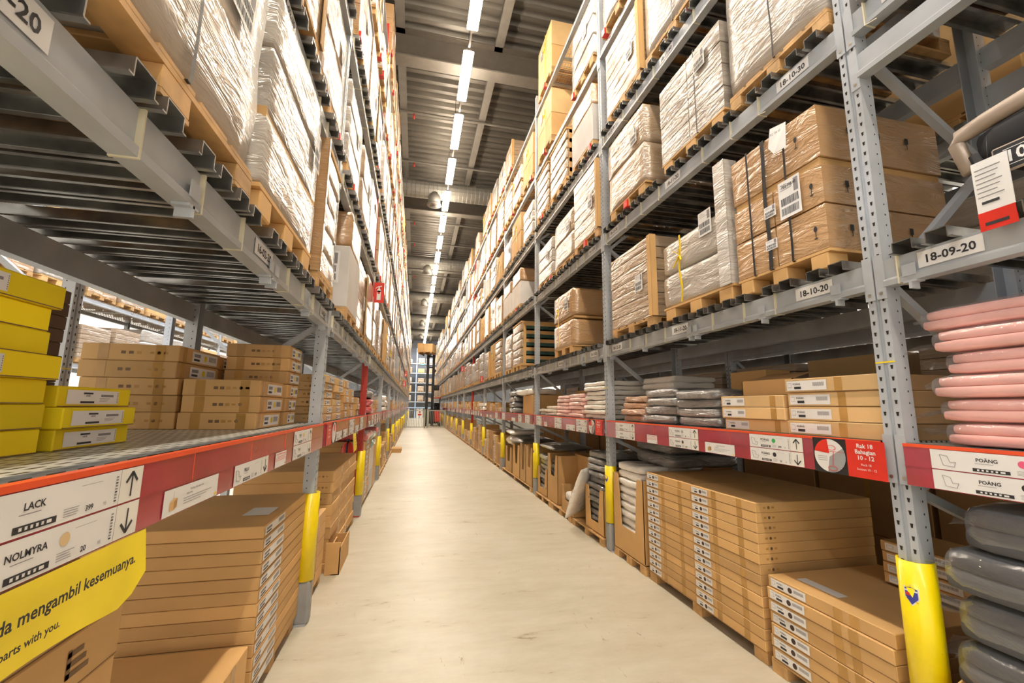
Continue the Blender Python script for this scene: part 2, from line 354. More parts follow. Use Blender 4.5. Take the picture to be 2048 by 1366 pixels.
# ------------------------------------------------------------------ upright frames
def upright(steel, full=True, top=7.30):
    post = MB(); w = .08
    # omega section: two flanges, central groove, sides
    for x0, x1 in ((0, .030), (.050, w)): post.box(x0, x1, 0, .005, 0, top, steel)
    post.box(.030, .050, .010, .014, 0, top, steel)
    post.box(0, .004, .005, .075, 0, top, steel); post.box(w-.004, w, .005, .075, 0, top, steel)
    post.box(.026, .030, .005, .014, 0, top, steel); post.box(.050, .054, .005, .014, 0, top, steel)
    z = .31
    while z < top-.05:
        for x in (.015, .065):
            post.add([(x-.006, -.0006, z+.017), (x+.006, -.0006, z+.017), (x+.0035, -.0006, z), (x-.0035, -.0006, z)][::-1], [(0, 1, 2, 3)], 'gap')
        for x in (-.0006, w+.0006):
            post.add([(x, .048, z), (x, .054, z), (x, .054, z+.008), (x, .048, z+.008)], [(0, 1, 2, 3)], 'gap')
        z += .05
    post.box(0, w, -.0012, 0, 1.638, 1.645, 'dot_yellow')
    rear = MB()
    rear.merge(post, Matrix.Translation((w, DEPTH+.02, 0)) @ Matrix.Rotation(math.pi, 4, 'Z'))
    br = MB(); nodes_ = [(.07, .22), (.82, .78), (.07, 1.10), (.82, 1.42), (.07, 2.0), (.82, 2.68), (.07, 3.2), (.82, 3.85), (.07, 4.42), (.82, 5.0), (.07, 5.6), (.82, 6.2), (.07, 6.8)]
    for a, c in zip(nodes_, nodes_[1:]): br.bar((.04, a[0], a[1]), (.04, c[0], c[1]), .035, .035, steel)
    base = MB(); base.box(-.02, w+.02, -.01, .10, 0, .012, steel); base.box(-.02, w+.02, DEPTH-.08, DEPTH+.04, 0, .012, steel)
    return [('post', post.mesh('post')), ('post', rear.mesh('post')), ('brace', br.mesh('brace')), ('base_plate', base.mesh('base_plate'))]
UP_G = upright('racksteel'); UP_R = upright('redpost'); UP_R = [UP_R[0], UP_G[1], UP_G[2], UP_R[3]]
# column guard (yellow half sleeve over grey foot)
b = MB(); n = 16; vs = []; r0, r1 = .062, .054
for z in (.27, .83):
    for r in (r0, r1):
        for i in range(n+1):
            a = math.radians(150+240*i/n); vs.append((.04+r*math.cos(a), .03+r*math.sin(a), z))
N = n+1
fs = []
for i in range(n):
    fs += [(i, i+1, 2*N+i+1, 2*N+i), (N+i+1, N+i, 3*N+i, 3*N+i+1), (2*N+i, 2*N+i+1, 3*N+i+1, 3*N+i), (i+1, i, N+i, N+i+1)]
b.add(vs, fs, 'yellow', True); slv = b.mesh('sleeve')
b = MB(); b.box(-.012, .092, -.022, .085, .0, .272, 'foot_grey', .016); ft = b.mesh('grey_foot')
b = MB()
sh = [(-.022, .03), (.0, .038), (.022, .03), (.022, -.008), (.0, -.034), (-.022, -.008)]
def wrap(x, z, dr=.0008, ang=0):
    a = math.radians(270+ang)+x/.062; return (.04+(r0+dr)*math.cos(a), .03+(r0+dr)*math.sin(a), .70+z)
ANG = 12
b.add([wrap(x*1.1, z*1.1, .0008, ANG) for x, z in sh], [tuple(range(6))[::-1]], 'paper')
b.add([wrap(x*.92, z*.92, .0014, ANG) for x, z in sh], [tuple(range(6))[::-1]], 'blue_ink')
b.add([wrap(x, z, .002, ANG) for x, z in [(-.02, .016), (.02, .016), (.02, .022), (-.02, .022)]], [(0, 1, 2, 3)], 'paper')
b.add([wrap(x, z, .002, ANG) for x, z in [(-.018, .0), (-.004, .0), (-.004, .012), (-.018, .012)]], [(0, 1, 2, 3)], 'red')
b.add([wrap(x, z, .002, ANG) for x, z in [(-.02, -.012), (.02, -.024), (.02, -.018), (-.02, -.006)]], [(0, 1, 2, 3)], 'dot_yellow')
stk = b.mesh('sticker')
b = MB(); b.box(-.001, 0, 0, .001, 0, .001, 'yellow')
GUARD = ('column_guard', None, [('sleeve', slv), ('grey_foot', ft), ('sticker', stk, 'small blue and white shield sticker')])
GUARDF = ('column_guard', None, [('sleeve', slv), ('grey_foot', ft)])
REDK = {('R', 5), ('L', 2)}
for side in 'RL':
    for k in range(-1 if side == 'R' else 0, NB+1):
        Y = frameY(side, k); q = k+2 if side == 'R' else k+1
        red = (side, k) in REDK
        # local x=0..w must cover Y..Y+.08
        yloc = Y+.08 if side == 'R' else Y
        inst(('upright_frame', None, UP_R if red else UP_G), W(side, yloc, 0), ROT[side],
             '%s steel upright frame of the %s rack, %s from the camera' % ('red painted' if red else 'grey perforated', SIDE[side], NUM[q]), 'rack frame', None if red else 'upright frames')
        if q > 1: inst(GUARD if k < 3 else GUARDF, W(side, yloc, 0), ROT[side],
             'yellow column guard at foot of %s upright along the %s rack' % (NUM[q], SIDE[side]), 'column guard', 'yellow column guards')
# ------------------------------------------------------------------ rack shelves
HW = 1.36
def beam(mb, m='beamsteel', y=0, flip=1, h=.12):
    pr = [(0, 0), (0, -.7*h), (-.012, -.8*h), (-.012, -h), (.045, -h), (.045, 0)]
    vs = [(x, y+flip*py, pz) for x in (-HW, HW) for py, pz in pr]; n = 6
    fs = [(i, (i+1) % n, n+(i+1) % n, n+i) for i in range(n)]+[tuple(range(n))[::-1], tuple(range(n, 2*n))]
    if flip < 0: fs = [f[::-1] for f in fs]
    mb.add(vs, fs, m)
    for s_ in (-1, 1):
        x0, x1 = (HW-.005, HW+.036) if s_ > 0 else (-HW-.036, -HW+.005)
        if flip > 0: mb.box(x0, x1, -.006, -.001, -.17, .03, 'racksteel'); mb.disc((x0+x1)/2, -.145, -.0085, .008, 'steel_bolt', 8)
def bar_mb(mb, x):
    mb.box(x-.036, x+.036, -.05, DEPTH+.03, .042, .046, 'galv'); 
    for s_ in (-1, 1):
        mb.box(x+s_*.036-.002, x+s_*.036+.002, -.05, DEPTH+.03, .002, .044, 'galv')
        a, c = sorted((x+s_*.036, x+s_*.052)); mb.box(a, c, -.05, DEPTH+.03, .0, .004, 'galv')
b = MB(); bar_mb(b, 0); BAR = b.mesh('support_bar')
SLOTX = [-.885, 0.0, .885]
BARX = [s+d for s in SLOTX for d in (-.36, -.24, -.03, .09, .26, .38)]
b = MB()
for x in BARX: bar_mb(b, x)
BARS = b.mesh('support_bars')
b = MB()
x = -HW
while x <= HW: b.box(x-.0025, x+.0025, 0, DEPTH, .004, .009, 'galv_mesh'); x += .085
y = 0.0
while y <= DEPTH+.01: b.box(-HW, HW, y-.0025, y+.0025, .009, .014, 'galv_mesh'); y += .045
WIRES = b.mesh('wire_mesh')
b = MB(); b.box(-.02, .02, -.005, DEPTH+.01, -.03, .004, 'galv_mesh'); CROSS = b.mesh('cross_bar')
def crosses(r):
    for x in (-1.1, -.55, 0, .55, 1.1): obj('cross_bar', CROSS, r, loc=(x, 0, 0))
fb = MB(); beam(fb); FB = fb.mesh('front_beam'); rb = MB(); beam(rb, y=DEPTH+.02, flip=-1); RB = rb.mesh('rear_beam')
fb = MB(); beam(fb, h=.075); FBS = fb.mesh('front_beam'); rb = MB(); beam(rb, y=DEPTH+.02, flip=-1, h=.075); RBS = rb.mesh('rear_beam')
fb = MB(); beam(fb)                                   # near beams carry cable ties and small brackets
for x in (-1.30, -.84, -.55, -.25, .33, .62, .86):
    fb.box(x, x+.006, -.014, .047, -.123, .003, 'tie')
    fb.bar((x+.003, -.012, -.12), (x+.05+.02*math.sin(x*9), -.03, -.15), .003, .003, 'tie')
FBN = fb.mesh('front_beam')
fb = MB(); beam(fb)
for x in (-1.30, -.84, -.55, -.25, .33, .62, .86): fb.box(x, x+.006, -.014, .047, -.123, .003, 'tie')
for x in (-1.28, -.62, .05, .12, .74, 1.2):
    fb.box(x, x+.05, -.016, -.012, -.10, -.05, 'racksteel'); fb.box(x, x+.05, -.016, .03, -.128, -.12, 'racksteel'); fb.box(x+.02, x+.03, -.016, .03, -.155, -.12, 'racksteel')
FB2 = fb.mesh('front_beam')
NUMS = {'R': 10, 'L': 1}
def loc_label(code):
    b = MB(); b.fr(-.105, .105, -.033, .033, 0, 'paper'); b.text(code, 0, -.017, -.001, .046, 'ink', True); return b
for side in 'RL':
    for j in range(-1 if side == 'R' else 0, NB):
        Yc = bayc(side, j); q = j+2 if side == 'R' else j+1
        for lv in range(2, 7):
            Z = LEV[side][lv]; X = RX if side == 'R' else LX; dx = DEPTH*(1 if side == 'R' else -1)
            if not in_view([(X, Yc-1.4, Z), (X, Yc+1.4, Z), (X+dx, Yc-1.4, Z), (X+dx, Yc+1.4, Z)], 300): continue
            slim = lv >= 5
            r = obj('rack_shelf', None, loc=(X, Yc, Z), rz=ROT[side])
            tag(r, 'grey steel storage shelf, %s rack tier %s, %s bay from the camera' % (SIDE[side], CARD[lv], NUM[q]), 'rack shelf', 'storage tiers of the racks')
            f = obj('front_beam', (FBS if slim else (FB2 if lv == 2 else FBN) if j < 3 else FB), r); obj('rear_beam', RBS if slim else RB, r)
            if slim and j < 6: obj('wire_mesh', WIRES, r); crosses(r)
            elif j < 2 and lv < 4:
                for x in BARX: obj('support_bar', BAR, r, loc=(x, 0, 0))
            else: o = obj('support_bars', BARS, r)
            if j < 5:
                for s, xo in enumerate((-1.1, 0.05, 1.12)):      # three storage places per bay
                    Yl = Yc+xo*(1)
                    n_ = NUMS[side]+3*j+s
                    lab = loc_label('%d-%02d-%d0' % (18 if side == 'R' else 16, n_, lv))
                    xo_ = lx(side, Yc+xo, Yc)
                    if side == 'L': xo_ = (-1.185, .0, 1.2)[s]
                    obj('location_label', lab, f, loc=(xo_, -.0035, -.045 if not slim else -.03), scale=(1, 1, 1 if not slim else .7), label='white plate with black place number')
r = obj('rack_shelf', None, loc=(RX, bayc('R', -1), 3.12), rz=ROT['R']); tag(r, 'extra low grey shelf above the display armchair, right rack', 'rack shelf', 'storage tiers of the racks')
obj('front_beam', FB, r); obj('rear_beam', RB, r)
# ------------------------------------------------------------------ picking shelf (tier one) with price rail
ZS = 1.30
b = MB(); b.box(-HW, HW, .0, DEPTH, -.012, 0, 'deck'); b.box(-HW, HW, .0, .02, -.03, 0, 'deck'); DECK = b.mesh('perforated_deck')
b = MB(); beam(b, h=.14); beam(b, y=DEPTH+.02, flip=-1, h=.14); SB = b.mesh('shelf_beams')
b = MB(); b.box(-HW+.01, HW-.01, -.030, -.014, -.165, -.006, 'maroon'); b.box(-HW+.01, HW-.01, -.032, -.010, -.012, 0.0, 'orange_lip')
b.box(-HW+.01, HW-.01, -.032, -.030, -.089, -.085, 'maroon')
for x in (-.9, -.45, 0, .45, .9): b.box(x, x+.002, -.0312, -.030, -.165, -.012, 'orange_lip')
RAIL = b.mesh('price_rail')
YT = -.0325
def price_tag(b, x0, x1, top, name, dot=None, arrow=None, seed=0, pic='chair'):
    rnd = random.Random(seed); z1 = -.014 if top else -.090; z0 = z1-.072; w = x1-x0; xa = x1-.072*1.05 if arrow else x1
    b.fr(x0, xa-.001, z0, z1, YT, 'paper')
    h = z1-z0; y = YT-.0006; tw = xa-x0
    # line drawing of the product
    px = x0+tw*.12; pz = z0+h*.45
    if pic == 'slab':
        P = [(-.035, 0), (.0, .016), (.035, .006), (.0, -.012)]
        for a, c in zip(P, P[1:]+P[:1]):
            for dz in (0, -.006): b.bar((px+a[0], y, pz+a[1]+dz), (px+c[0], y, pz+c[1]+dz), .0008, .0012, 'ink_soft')
    else:
        P = [(-.02, .022), (.004, .018), (.01, -.004), (.028, -.002), (.022, -.02), (-.012, -.016), (-.02, .022)]
        for a, c in zip(P, P[1:]): b.bar((px+a[0], y, pz+a[1]), (px+c[0], y, pz+c[1]), .0008, .0012, 'ink_soft')
    b.text(name, x0+tw*.40, z0+h*.56, y, h*.24, 'ink', True)
    b.fr(x0+tw*.32, x0+tw*.44, z0+h*.46, z0+h*.48, y, 'ink_soft')
    b.fr(x0+tw*.30, x0+tw*.54, z0+h*.08, z0+h*.24, y, 'ink'); b.fr(x0+tw*.33, x0+tw*.51, z0+h*.12, z0+h*.20, y-.0004, 'paper')
    for k in range(5): b.fr(x0+tw*(.345+.03*k), x0+tw*(.36+.03*k), z0+h*.12, z0+h*.20, y-.0008, 'ink')
    for k in range(4):
        b.fr(x0+tw*.58, x0+tw*(.66+.04*rnd.random()), z0+h*(.12+.06*k), z0+h*(.135+.06*k), y, 'ink_soft')
    b.text('%d' % rnd.choice([20, 39, 79, 99, 259, 399, 1250]), x0+tw*.76, z0+h*.12, y, h*.2, 'ink', True); b.text('95', x0+tw*.88, z0+h*.12, y, h*.14, 'ink_soft')
    b.fr(x0+tw*.68, x0+tw*.84, z0+h*.80, z0+h*.81, y, 'ink_soft')
    for k in range(9): b.fr(x0+tw*.955, x0+tw*.975, z0+h*(.12+.085*k), z0+h*(.16+.085*k), y, 'ink_soft' if k % 3 else 'ink')
    if dot: b.disc(x0+tw*.62, z0+h*.62, y, h*.17, dot)
    if arrow:
        b.fr(xa, x1, z0, z1, YT, 'paper_arrow'); xc = (xa+x1)/2; zc = (z0+z1)/2; s = 1 if arrow == 'up' else -1; t = .0042
        b.box(xc-t/2, xc+t/2, y-.0004, y, zc-.026, zc+.024, 'ink')
        for q in (-1, 1): b.bar((xc, y, zc+s*.027), (xc+q*.019, y, zc+s*.006), .001, .0055, 'ink')
def note(b, x0, x1, kind):
    z0, z1 = -.162, -.094; y = YT-.0006; b.fr(x0, x1, z0, z1, YT, 'paper'); w = x1-x0
    if kind == 'box':
        b.text('Perlukan idea pada anda', x0+w*.55, z1-.018, y, .008, 'ink_soft', True); b.text('yang sama', x0+w*.42, z1-.028, y, .008, 'ink_soft', True)
        for k in range(3): b.fr(x0+w*.32, x0+w*(.85-.1*k), z1-.037-.007*k, z1-.0355-.007*k, y, 'ink_soft')
        xc = x0+w*.15; b.fr(xc-.016, xc+.004, z0+.012, z0+.034, y, 'card'); b.quad((xc+.004, y, z0+.012), (xc+.02, y, z0+.018), (xc+.02, y, z0+.040), (xc+.004, y, z0+.034), 'card_dark')
        b.quad((xc-.016, y, z0+.034), (xc+.004, y, z0+.034), (xc+.02, y, z0+.040), (xc+.001, y, z0+.043), 'card_light'); b.fr(xc, xc+.001, z0+.04, z1-.008, y, 'ink_soft')
        b.fr(x1-.022, x1-.006, z0+.005, z0+.012, y, 'dot_yellow')
    else:
        b.fr(x0+.006, x1-.006, z1-.010, z1-.007, y, 'red'); b.disc(x0+.016, z0+.034, y, .007, 'red', 12); b.disc(x0+.016, z0+.034, y-.0004, .0045, 'paper', 12)
        for k in range(3): b.fr(x0+.028, x1-.008, z1-.022-.008*k, z1-.020-.008*k, y, 'red')
        b.fr(x1-.02, x1-.006, z0+.006, z0+.012, y, 'ink_soft')
def section(b, xa, xb, xc, txt, side):
    """black panel with round map xa..xb, red text panel xb..xc"""
    y = YT-.0012; b.fr(xa, xb, -.168, -.004, YT, 'black'); cx, cz = (xa+xb)/2, -.086; R = .078; sx = (xb-xa)/2/.084
    b.disc(cx, cz, y, R, 'paper', 32, sx)
    V = [(cx, y-.0005, cz+.01)]+[(cx+R*sx*math.cos(math.radians(a)), y-.0005, cz+R*math.sin(math.radians(a))) for a in range(95, 170, 8)]; b.add(V, [tuple(range(len(V)))], 'red')
    V = [(cx, y-.0005, cz-.005)]+[(cx+R*sx*math.cos(math.radians(a)), y-.0005, cz+R*math.sin(math.radians(a))) for a in range(-100, 40, 10)]; b.add(V, [tuple(range(len(V)))], 'foot_grey')
    b.fr(cx-R*sx*.95, cx+R*sx*.95, cz+.02, cz+.0215, y-.001, 'red')
    for (ex, ez) in ((.012, .038), (.012, -.058)):
        P = [(cx+(ex+.022*math.cos(t*math.pi/8))*sx, y-.0015, cz+ez+.011*math.sin(t*math.pi/8)) for t in range(17)]
        for a, c in zip(P, P[1:]): b.bar(a, c, .001, .002, 'red')
    b.bar((cx+.014*sx, y-.001, cz-.045), (cx+.022*sx, y-.001, cz+.022), .001, .003, 'red')
    for k in range(3): b.fr(cx-.06*sx, cx-.012*sx, cz-.006-.009*k, cz-.004-.009*k, y-.0006, 'ink_soft')
    b.fr(xb, xc, -.168, -.004, YT, 'red'); xm = (xb+xc)/2; s = min(1, (xc-xb)/.16)
    for t, z, sz in zip(txt, (-.036, -.062, -.088, -.114, -.134), (.026, .026, .026, .014, .014)): b.text(t, xm, z, y, sz*s, 'paper', sz > .02)
TAGS = {}
SECT = {}
# (Y of left edge as seen, Y of right edge as seen)
TAGS[('R', 0)] = [('tag', 2.22, 1.86, 'POÄNG', 'dot_green', 'POÄNG', 'ink'), ('tag', 3.06, 2.70, 'POÄNG', 'foot_grey', 'POÄNG', 'dot_brown'), ('tag', 3.98, 3.60, 'POÄNG', None, 'POÄNG', None), ('box', 2.63, 2.35), ('info', 3.39, 3.23)]
SECT[('R', 0)] = (1.80, 1.63, 1.46, ['Rak 18', 'Bahagian', '10 - 12', 'Rack 18', 'Section 10 - 12'])
TAGS[('R', -1)] = [('tag', 1.295, .80, 'POÄNG', 'dot_pink', 'POÄNG', 'ink'), ('tag', .6, .1, 'POÄNG', 'ink', 'POÄNG', 'ink')]
TAGS[('L', 0)] = [('tag', .76, 1.195, 'LACK', None, 'NOLMYRA', 'dot_cream'), ('box', 1.30, 1.61), ('low', 1.74, 2.10, 'PELLO'), ('info', 2.20, 2.37), ('tag', 2.49, 2.89, 'PELLO', 'dot_yellow', 'PELLO', None)]
TAGS[('R', 1)] = [('tag', 5.05, 4.72, 'POÄNG', None, 'POÄNG', 'blue_ink'), ('tag', 5.9, 5.6, 'PELLO', None, 'PELLO', None), ('low', 5.42, 5.1, 'POÄNG'), ('tag', 6.85, 6.55, 'POÄNG', None, 'POÄNG', None), ('info', 6.4, 6.25)]
SECT[('R', 1)] = (4.66, 4.48, 4.30, ['Rak 18', 'Bahagian', '13 - 15', 'Rack 18', 'Section 13 - 15'])
TAGS[('L', 1)] = [('low', 3.75, 4.05, 'LACK'), ('low', 4.1, 4.35, 'LACK'), ('tag', 4.45, 4.8, 'LACK', None, 'LACK', None), ('low', 4.9, 5.2, 'LACK'), ('tag', 5.3, 5.6, 'LACK', None, 'LACK', None)]
SECT[('L', 1)] = (3.56, 3.73, 3.36, None)
for side in 'RL':
    for j in range(-1 if side == 'R' else 0, NB):
        Yc = bayc(side, j); q = j+2 if side == 'R' else j+1; X = RX if side == 'R' else LX
        r = obj('picking_shelf', None, loc=(X, Yc, ZS), rz=ROT[side])
        tag(r, 'hand-height shelf with maroon price rail, %s rack, %s bay from the camera' % (SIDE[side], NUM[q]), 'shelf', 'shelves with price rails')
        obj('perforated_deck', DECK, r); obj('shelf_beams', SB, r); rail = obj('price_rail', RAIL, r)
        if j >= 2:
            rnd = random.Random(j*7+ord(side)); x = -1.25
            while x < 1.0 and j < 9:
                b = MB(); w = rnd.choice([.28, .34]); k = rnd.random()
                if k < .65: price_tag(b, x, x+w, True, 'POÄNG', None, 'up', j); price_tag(b, x, x+w, False, 'POÄNG', None, 'down', j+1)
                elif k < .8: price_tag(b, x, x+w, False, 'LACK', None, None, j)
                if b.v: obj('price_tag', b, rail)
                x += w+rnd.choice([.05, .12, .25])
        for s_i, t in enumerate(TAGS.get((side, j), [])):
            a, c = sorted((lx(side, t[1], Yc), lx(side, t[2], Yc)))
            b = MB()
            if t[0] == 'tag':
                price_tag(b, a, c, True, t[3], t[4], 'up', s_i+3, 'slab' if t[3] == 'LACK' else 'chair'); obj('price_tag', b, rail, label='upper white price tag with up arrow')
                b = MB(); price_tag(b, a, c, False, t[5], t[6], 'down', s_i+9); obj('price_tag', b, rail, label='lower white price tag with down arrow')
            elif t[0] == 'low': price_tag(b, a, c, False, t[3], None, 'down', s_i+5); obj('price_tag', b, rail, label='single white price tag with down arrow')
            else: note(b, a, c, t[0]); obj('notice', b, rail)
        if (side, j) in SECT:
            a, m_, c, txt = SECT[(side, j)]; b = MB()
            if side == 'R': section(b, lx(side, a, Yc), lx(side, m_, Yc), lx(side, c, Yc), txt, side)
            else:
                xa, xb = lx(side, a, Yc), lx(side, m_, Yc); x0 = lx(side, c, Yc)
                # red text panel first, then the round map
                y = YT-.0012; b.fr(x0, xa, -.168, -.004, YT, 'red')
                for t, z in zip(['Rak 16', 'Bahagian', '4 - 6', 'Rack 16'], (-.036, -.062, -.088, -.114)): b.text(t, (x0+xa)/2, z, y, .024, 'paper', True)
                b.fr(xa, xb, -.168, -.004, YT, 'black'); b.disc((xa+xb)/2, -.086, y, .078, 'paper', 24, 1); b.disc((xa+xb)/2, -.05, y-.0005, .03, 'red', 14)
            obj('section_sign', b, rail, label='red and black section sign')
# ------------------------------------------------------------------ pallet loads
LW, LD = .76, .84
def pallet(wood=True, red=False):
    b = MB(); m = 'wood' if wood else 'card'
    if wood:
        for k in range(5): b.box(-LW/2+k*.155, -LW/2+k*.155+.13, 0, LD, .085, .10, m, .002)
        for yy in (0, LD/2-.04, LD-.08): b.box(-LW/2, LW/2, yy, yy+.08, .07, .085, m)
        for xx in (-LW/2, -.05, LW/2-.10):
            for yy in (0, LD/2-.04, LD-.08): b.box(xx, xx+.10, yy, yy+.08, .012, .07, m, .003)
            b.box(xx, xx+.10, 0, LD, 0, .012, m)
    else:
        b.box(-LW/2, LW/2, 0, LD, .085, .10, m)
        for xx in (-LW/2+.02, -.06, LW/2-.14):
            for yy in (.0, LD/2-.06, LD-.13): b.box(xx, xx+.12, yy, yy+.13, 0, .085, m, .006)
    return b.mesh('pallet')
PW, PC = pallet(), pallet(False)
b = MB(); b.box(-.03, .045, -.02, .12, -.002, .075, 'red', .004); PRED = b.mesh('pallet_guard')
G0 = .10
def goods_layers(n, mat, h=.80, x0=-LW/2, x1=LW/2, seed=0, amp=.006, gap=True, d0=0, d1=LD, z0=G0, cols=1, rnd=.012, freq=4):
    b = MB(); dz = h/n
    for k in range(n):
        for c in range(cols):
            xa = x0+(x1-x0)*c/cols; xb = x0+(x1-x0)*(c+1)/cols
            b.soft(xa+.001, xb-.001, d0, d1, z0+k*dz+.0015, z0+(k+1)*dz-.0015, mat, 6 if n < 4 else 4, amp, seed+k, rnd, freq, False if rnd < .01 else True)
    return b
def label_sheet(x, z, w=.13, h=.17, y=-.012, code=None):
    b = MB(); b.fr(x-w/2, x+w/2, z-h/2, z+h/2, y, 'paper'); y -= .0008
    if code: b.text(code, x, z+h*.30, y, .026, 'ink', True)
    for s in range(2):
        r = random.Random(int(x*1000)+s); xx = x-w*.4
        while xx < x+w*.38:
            t = r.choice([.002, .004, .006]); b.fr(xx, xx+t, z-h*(.42-.26*s), z-h*(.22-.26*s), y, 'ink'); xx += t+.003
    for s in range(3): b.fr(x-w*.4, x-w*.4+w*.3+.02*s, z+h*(.40-.07*s), z+h*(.415-.07*s), y, 'ink_soft')
    b.fr(x+w*.22, x+w*.42, z+h*.1, z+h*.44, y, 'ink_soft')
    return b.mesh('label_sheet')
def strap(x, y0=-.008, d1=LD+.004, z0=G0-.004, z1=.90, m='black', w=.012, wob=0):
    b = MB(); n = 8
    for k in range(n):
        za = z0+(z1-z0)*k/n; zb = z0+(z1-z0)*(k+1)/n
        xa = x+wob*math.sin(k*1.1); xb = x+wob*math.sin((k+1)*1.1)
        b.add([(xa-w/2, y0-.003, za), (xa+w/2, y0-.003, za), (xb+w/2, y0-.003, zb), (xb-w/2, y0-.003, zb)], [(0, 1, 2, 3)], m)
    b.box(x-w/2, x+w/2, y0, d1, z1, z1+.003, m); b.box(x-w/2, x+w/2, y0, d1, z0-.003, z0, m); b.box(x-w/2, x+w/2, d1, d1+.003, z0, z1, m)
    return b.mesh('strap')
def corner(x, z1=.90, m='card', w=.045):
    b = MB(); s = 1 if x > 0 else -1
    a, c = sorted((x+s*.012, x-s*w)); b.box(a, c, -.014, -.009, G0, z1, m)
    a, c = sorted((x+s*.012, x+s*.007)); b.box(a, c, -.014, w, G0, z1, m)
    return b.mesh('corner_board')
def ribbon(x, z0, z1, m='yellow_strap', seed=1):
    b = MB(); r = random.Random(seed); pts = [(x+.012*math.sin(k*.9), -.022, z0+(z1-z0)*k/10) for k in range(11)]
    for p, q in zip(pts, pts[1:]): b.bar(p, q, .018, .003, m)
    c = Vector(pts[7])
    for k in range(5): b.bar(c, c+Vector((r.uniform(-.07, .07), -.02, r.uniform(-.09, .07))), .012, .004, m)
    return b.mesh('yellow_ribbon')
T = {}
def g(mb): return ('goods', mb.mesh('goods'))
T['film_tan'] = ('pallet_load', None, [('pallet', PW), g(goods_layers(7, 'film_tan', amp=.0025, rnd=.006)), ('corner_board', corner(LW/2)), ('label_sheet', label_sheet(.18, .48))], 'tan carton stack in shiny film')
T['film_tan2'] = ('pallet_load', None, [('pallet', PC), g(goods_layers(2, 'film_tan', amp=.009, cols=1, seed=4, rnd=.011)), ('label_sheet', label_sheet(.2, .66))], 'two-tier tan load in crumpled film')
T['film_white'] = ('pallet_load', None, [('pallet', PC), g(goods_layers(3, 'film_white', amp=.007, seed=9, rnd=.012)), ('label_sheet', label_sheet(.12, .62))], 'white load in glossy film')
T['film_white2'] = ('pallet_load', None, [('pallet', PW), g(goods_layers(1, 'film_white', amp=.016, seed=12, rnd=.04)), ('strap', strap(.02, wob=.004)), ('label_sheet', label_sheet(.2, .56))], 'bulky white load with dark strap')
T['film_grey'] = ('pallet_load', None, [('pallet', PC), g(goods_layers(4, 'film_grey', amp=.003, seed=3, cols=2, rnd=.006)), ('strap', strap(.1)), ('label_sheet', label_sheet(.16, .74))], 'grey-brown wrapped carton block')
T['film_brown'] = ('pallet_load', None, [('pallet', PW), g(goods_layers(3, 'film_brown', amp=.002, seed=8, cols=2, rnd=.006)), ('strap', strap(-.09)), ('label_sheet', label_sheet(.05, .6))], 'brown cartons under thin film')
bb = goods_layers(1, 'film_brown', .36, seed=5, cols=1, amp=.006); bb.merge(goods_layers(1, 'film_brown', .38, seed=6, z0=.52, amp=.006), Matrix.Identity(4)); bb.box(-LW/2, LW/2, .02, LD, .48, .51, 'card'); bb.box(-.3, -.1, .0, LD, .46, .48, 'card')
T['two_brown'] = ('pallet_load', None, [('pallet', PC), g(bb), ('yellow_ribbon', ribbon(-.12, .12, .88)), ('label_sheet', label_sheet(.16, .72)), ], 'two stacked brown cartons with yellow ribbon')
bb = goods_layers(2, 'film_white', .5, seed=15, amp=.012, rnd=.03)
T['white_yellow'] = ('pallet_load', None, [('pallet', PC), g(bb), ('corner_board', corner(LW/2-.02, .92, 'film_bag', .09)), ('yellow_ribbon', ribbon(-.12, .10, .6)), ('label_sheet', label_sheet(.16, .58))], 'low white bundle with yellow ribbon')
def striped(mw, ms):
    b = MB(); n = 5; h = .80/n
    for k in range(n):
        b.soft(-LW/2, LW/2, 0, .05, G0+k*h+.002, G0+(k+1)*h-.002, mw, 5, .01, k, .02, 5)
        b.box(-LW/2+.012, LW/2-.012, .03, LD-.02, G0+k*h+.045, G0+(k+1)*h-.02, ms)
        b.box(-LW/2, LW/2, .05, LD, G0+(k+1)*h-.055, G0+(k+1)*h+.012, 'card')
    for x in (-LW/2, LW/2-.06): b.box(x, x+.06, .04, .10, G0, G0+.80, 'card'); b.box(x, x+.06, LD-.06, LD, G0, G0+.80, 'card')
    b.box(-LW/2, LW/2, .0, LD, G0, G0+.03, 'card'); b.box(-LW/2-.004, LW/2+.004, -.004, LD, G0+.80, G0+.83, 'card')
    return b
T['striped_green'] = ('pallet_load', None, [('pallet', PC), g(striped('film_tan', 'green_dark')), ('strap', strap(LW/2-.2, -.02, LD, G0, .94))], 'open-sided trays banded with dark green')
T['striped_red'] = ('pallet_load', None, [('pallet', PW), g(striped('film_tan', 'red_goods')), ('corner_board', corner(-LW/2, .94, 'film_brown'))], 'open-sided trays banded with dark red')
bb = MB(); bb.box(-LW/2, LW/2, 0, LD, G0, G0+.38, 'card', .006); bb.box(-LW/2, LW/2, 0, LD, G0+.385, G0+.80, 'card_light', .006)
T['plain_box'] = ('pallet_load', None, [('pallet', PW), g(bb), ('yellow_ribbon', ribbon(.1, .1, .86, seed=4)), ('label_sheet', label_sheet(-.16, .7))], 'plain brown cartons tied with yellow')
_l = label_sheet(.18, .42, .2, .26, 0); _l.transform(Matrix.Translation((-LW/2-.004, .36, 0)) @ Matrix.Rotation(-math.pi/2, 4, 'Z')); SIDEL = _l
bb = MB(); bb.box(-LW/2, LW/2, 0, LD, G0, G0+.5, 'card_white', .006); bb.merge(goods_layers(1, 'film_brown', .29, z0=G0+.505, amp=.006, seed=2), Matrix.Identity(4))
T['white_carton'] = ('pallet_load', None, [('pallet', PW), g(bb), ('label_sheet', SIDEL)], 'white carton topped by wrapped brown box')
TP = list(T.keys())
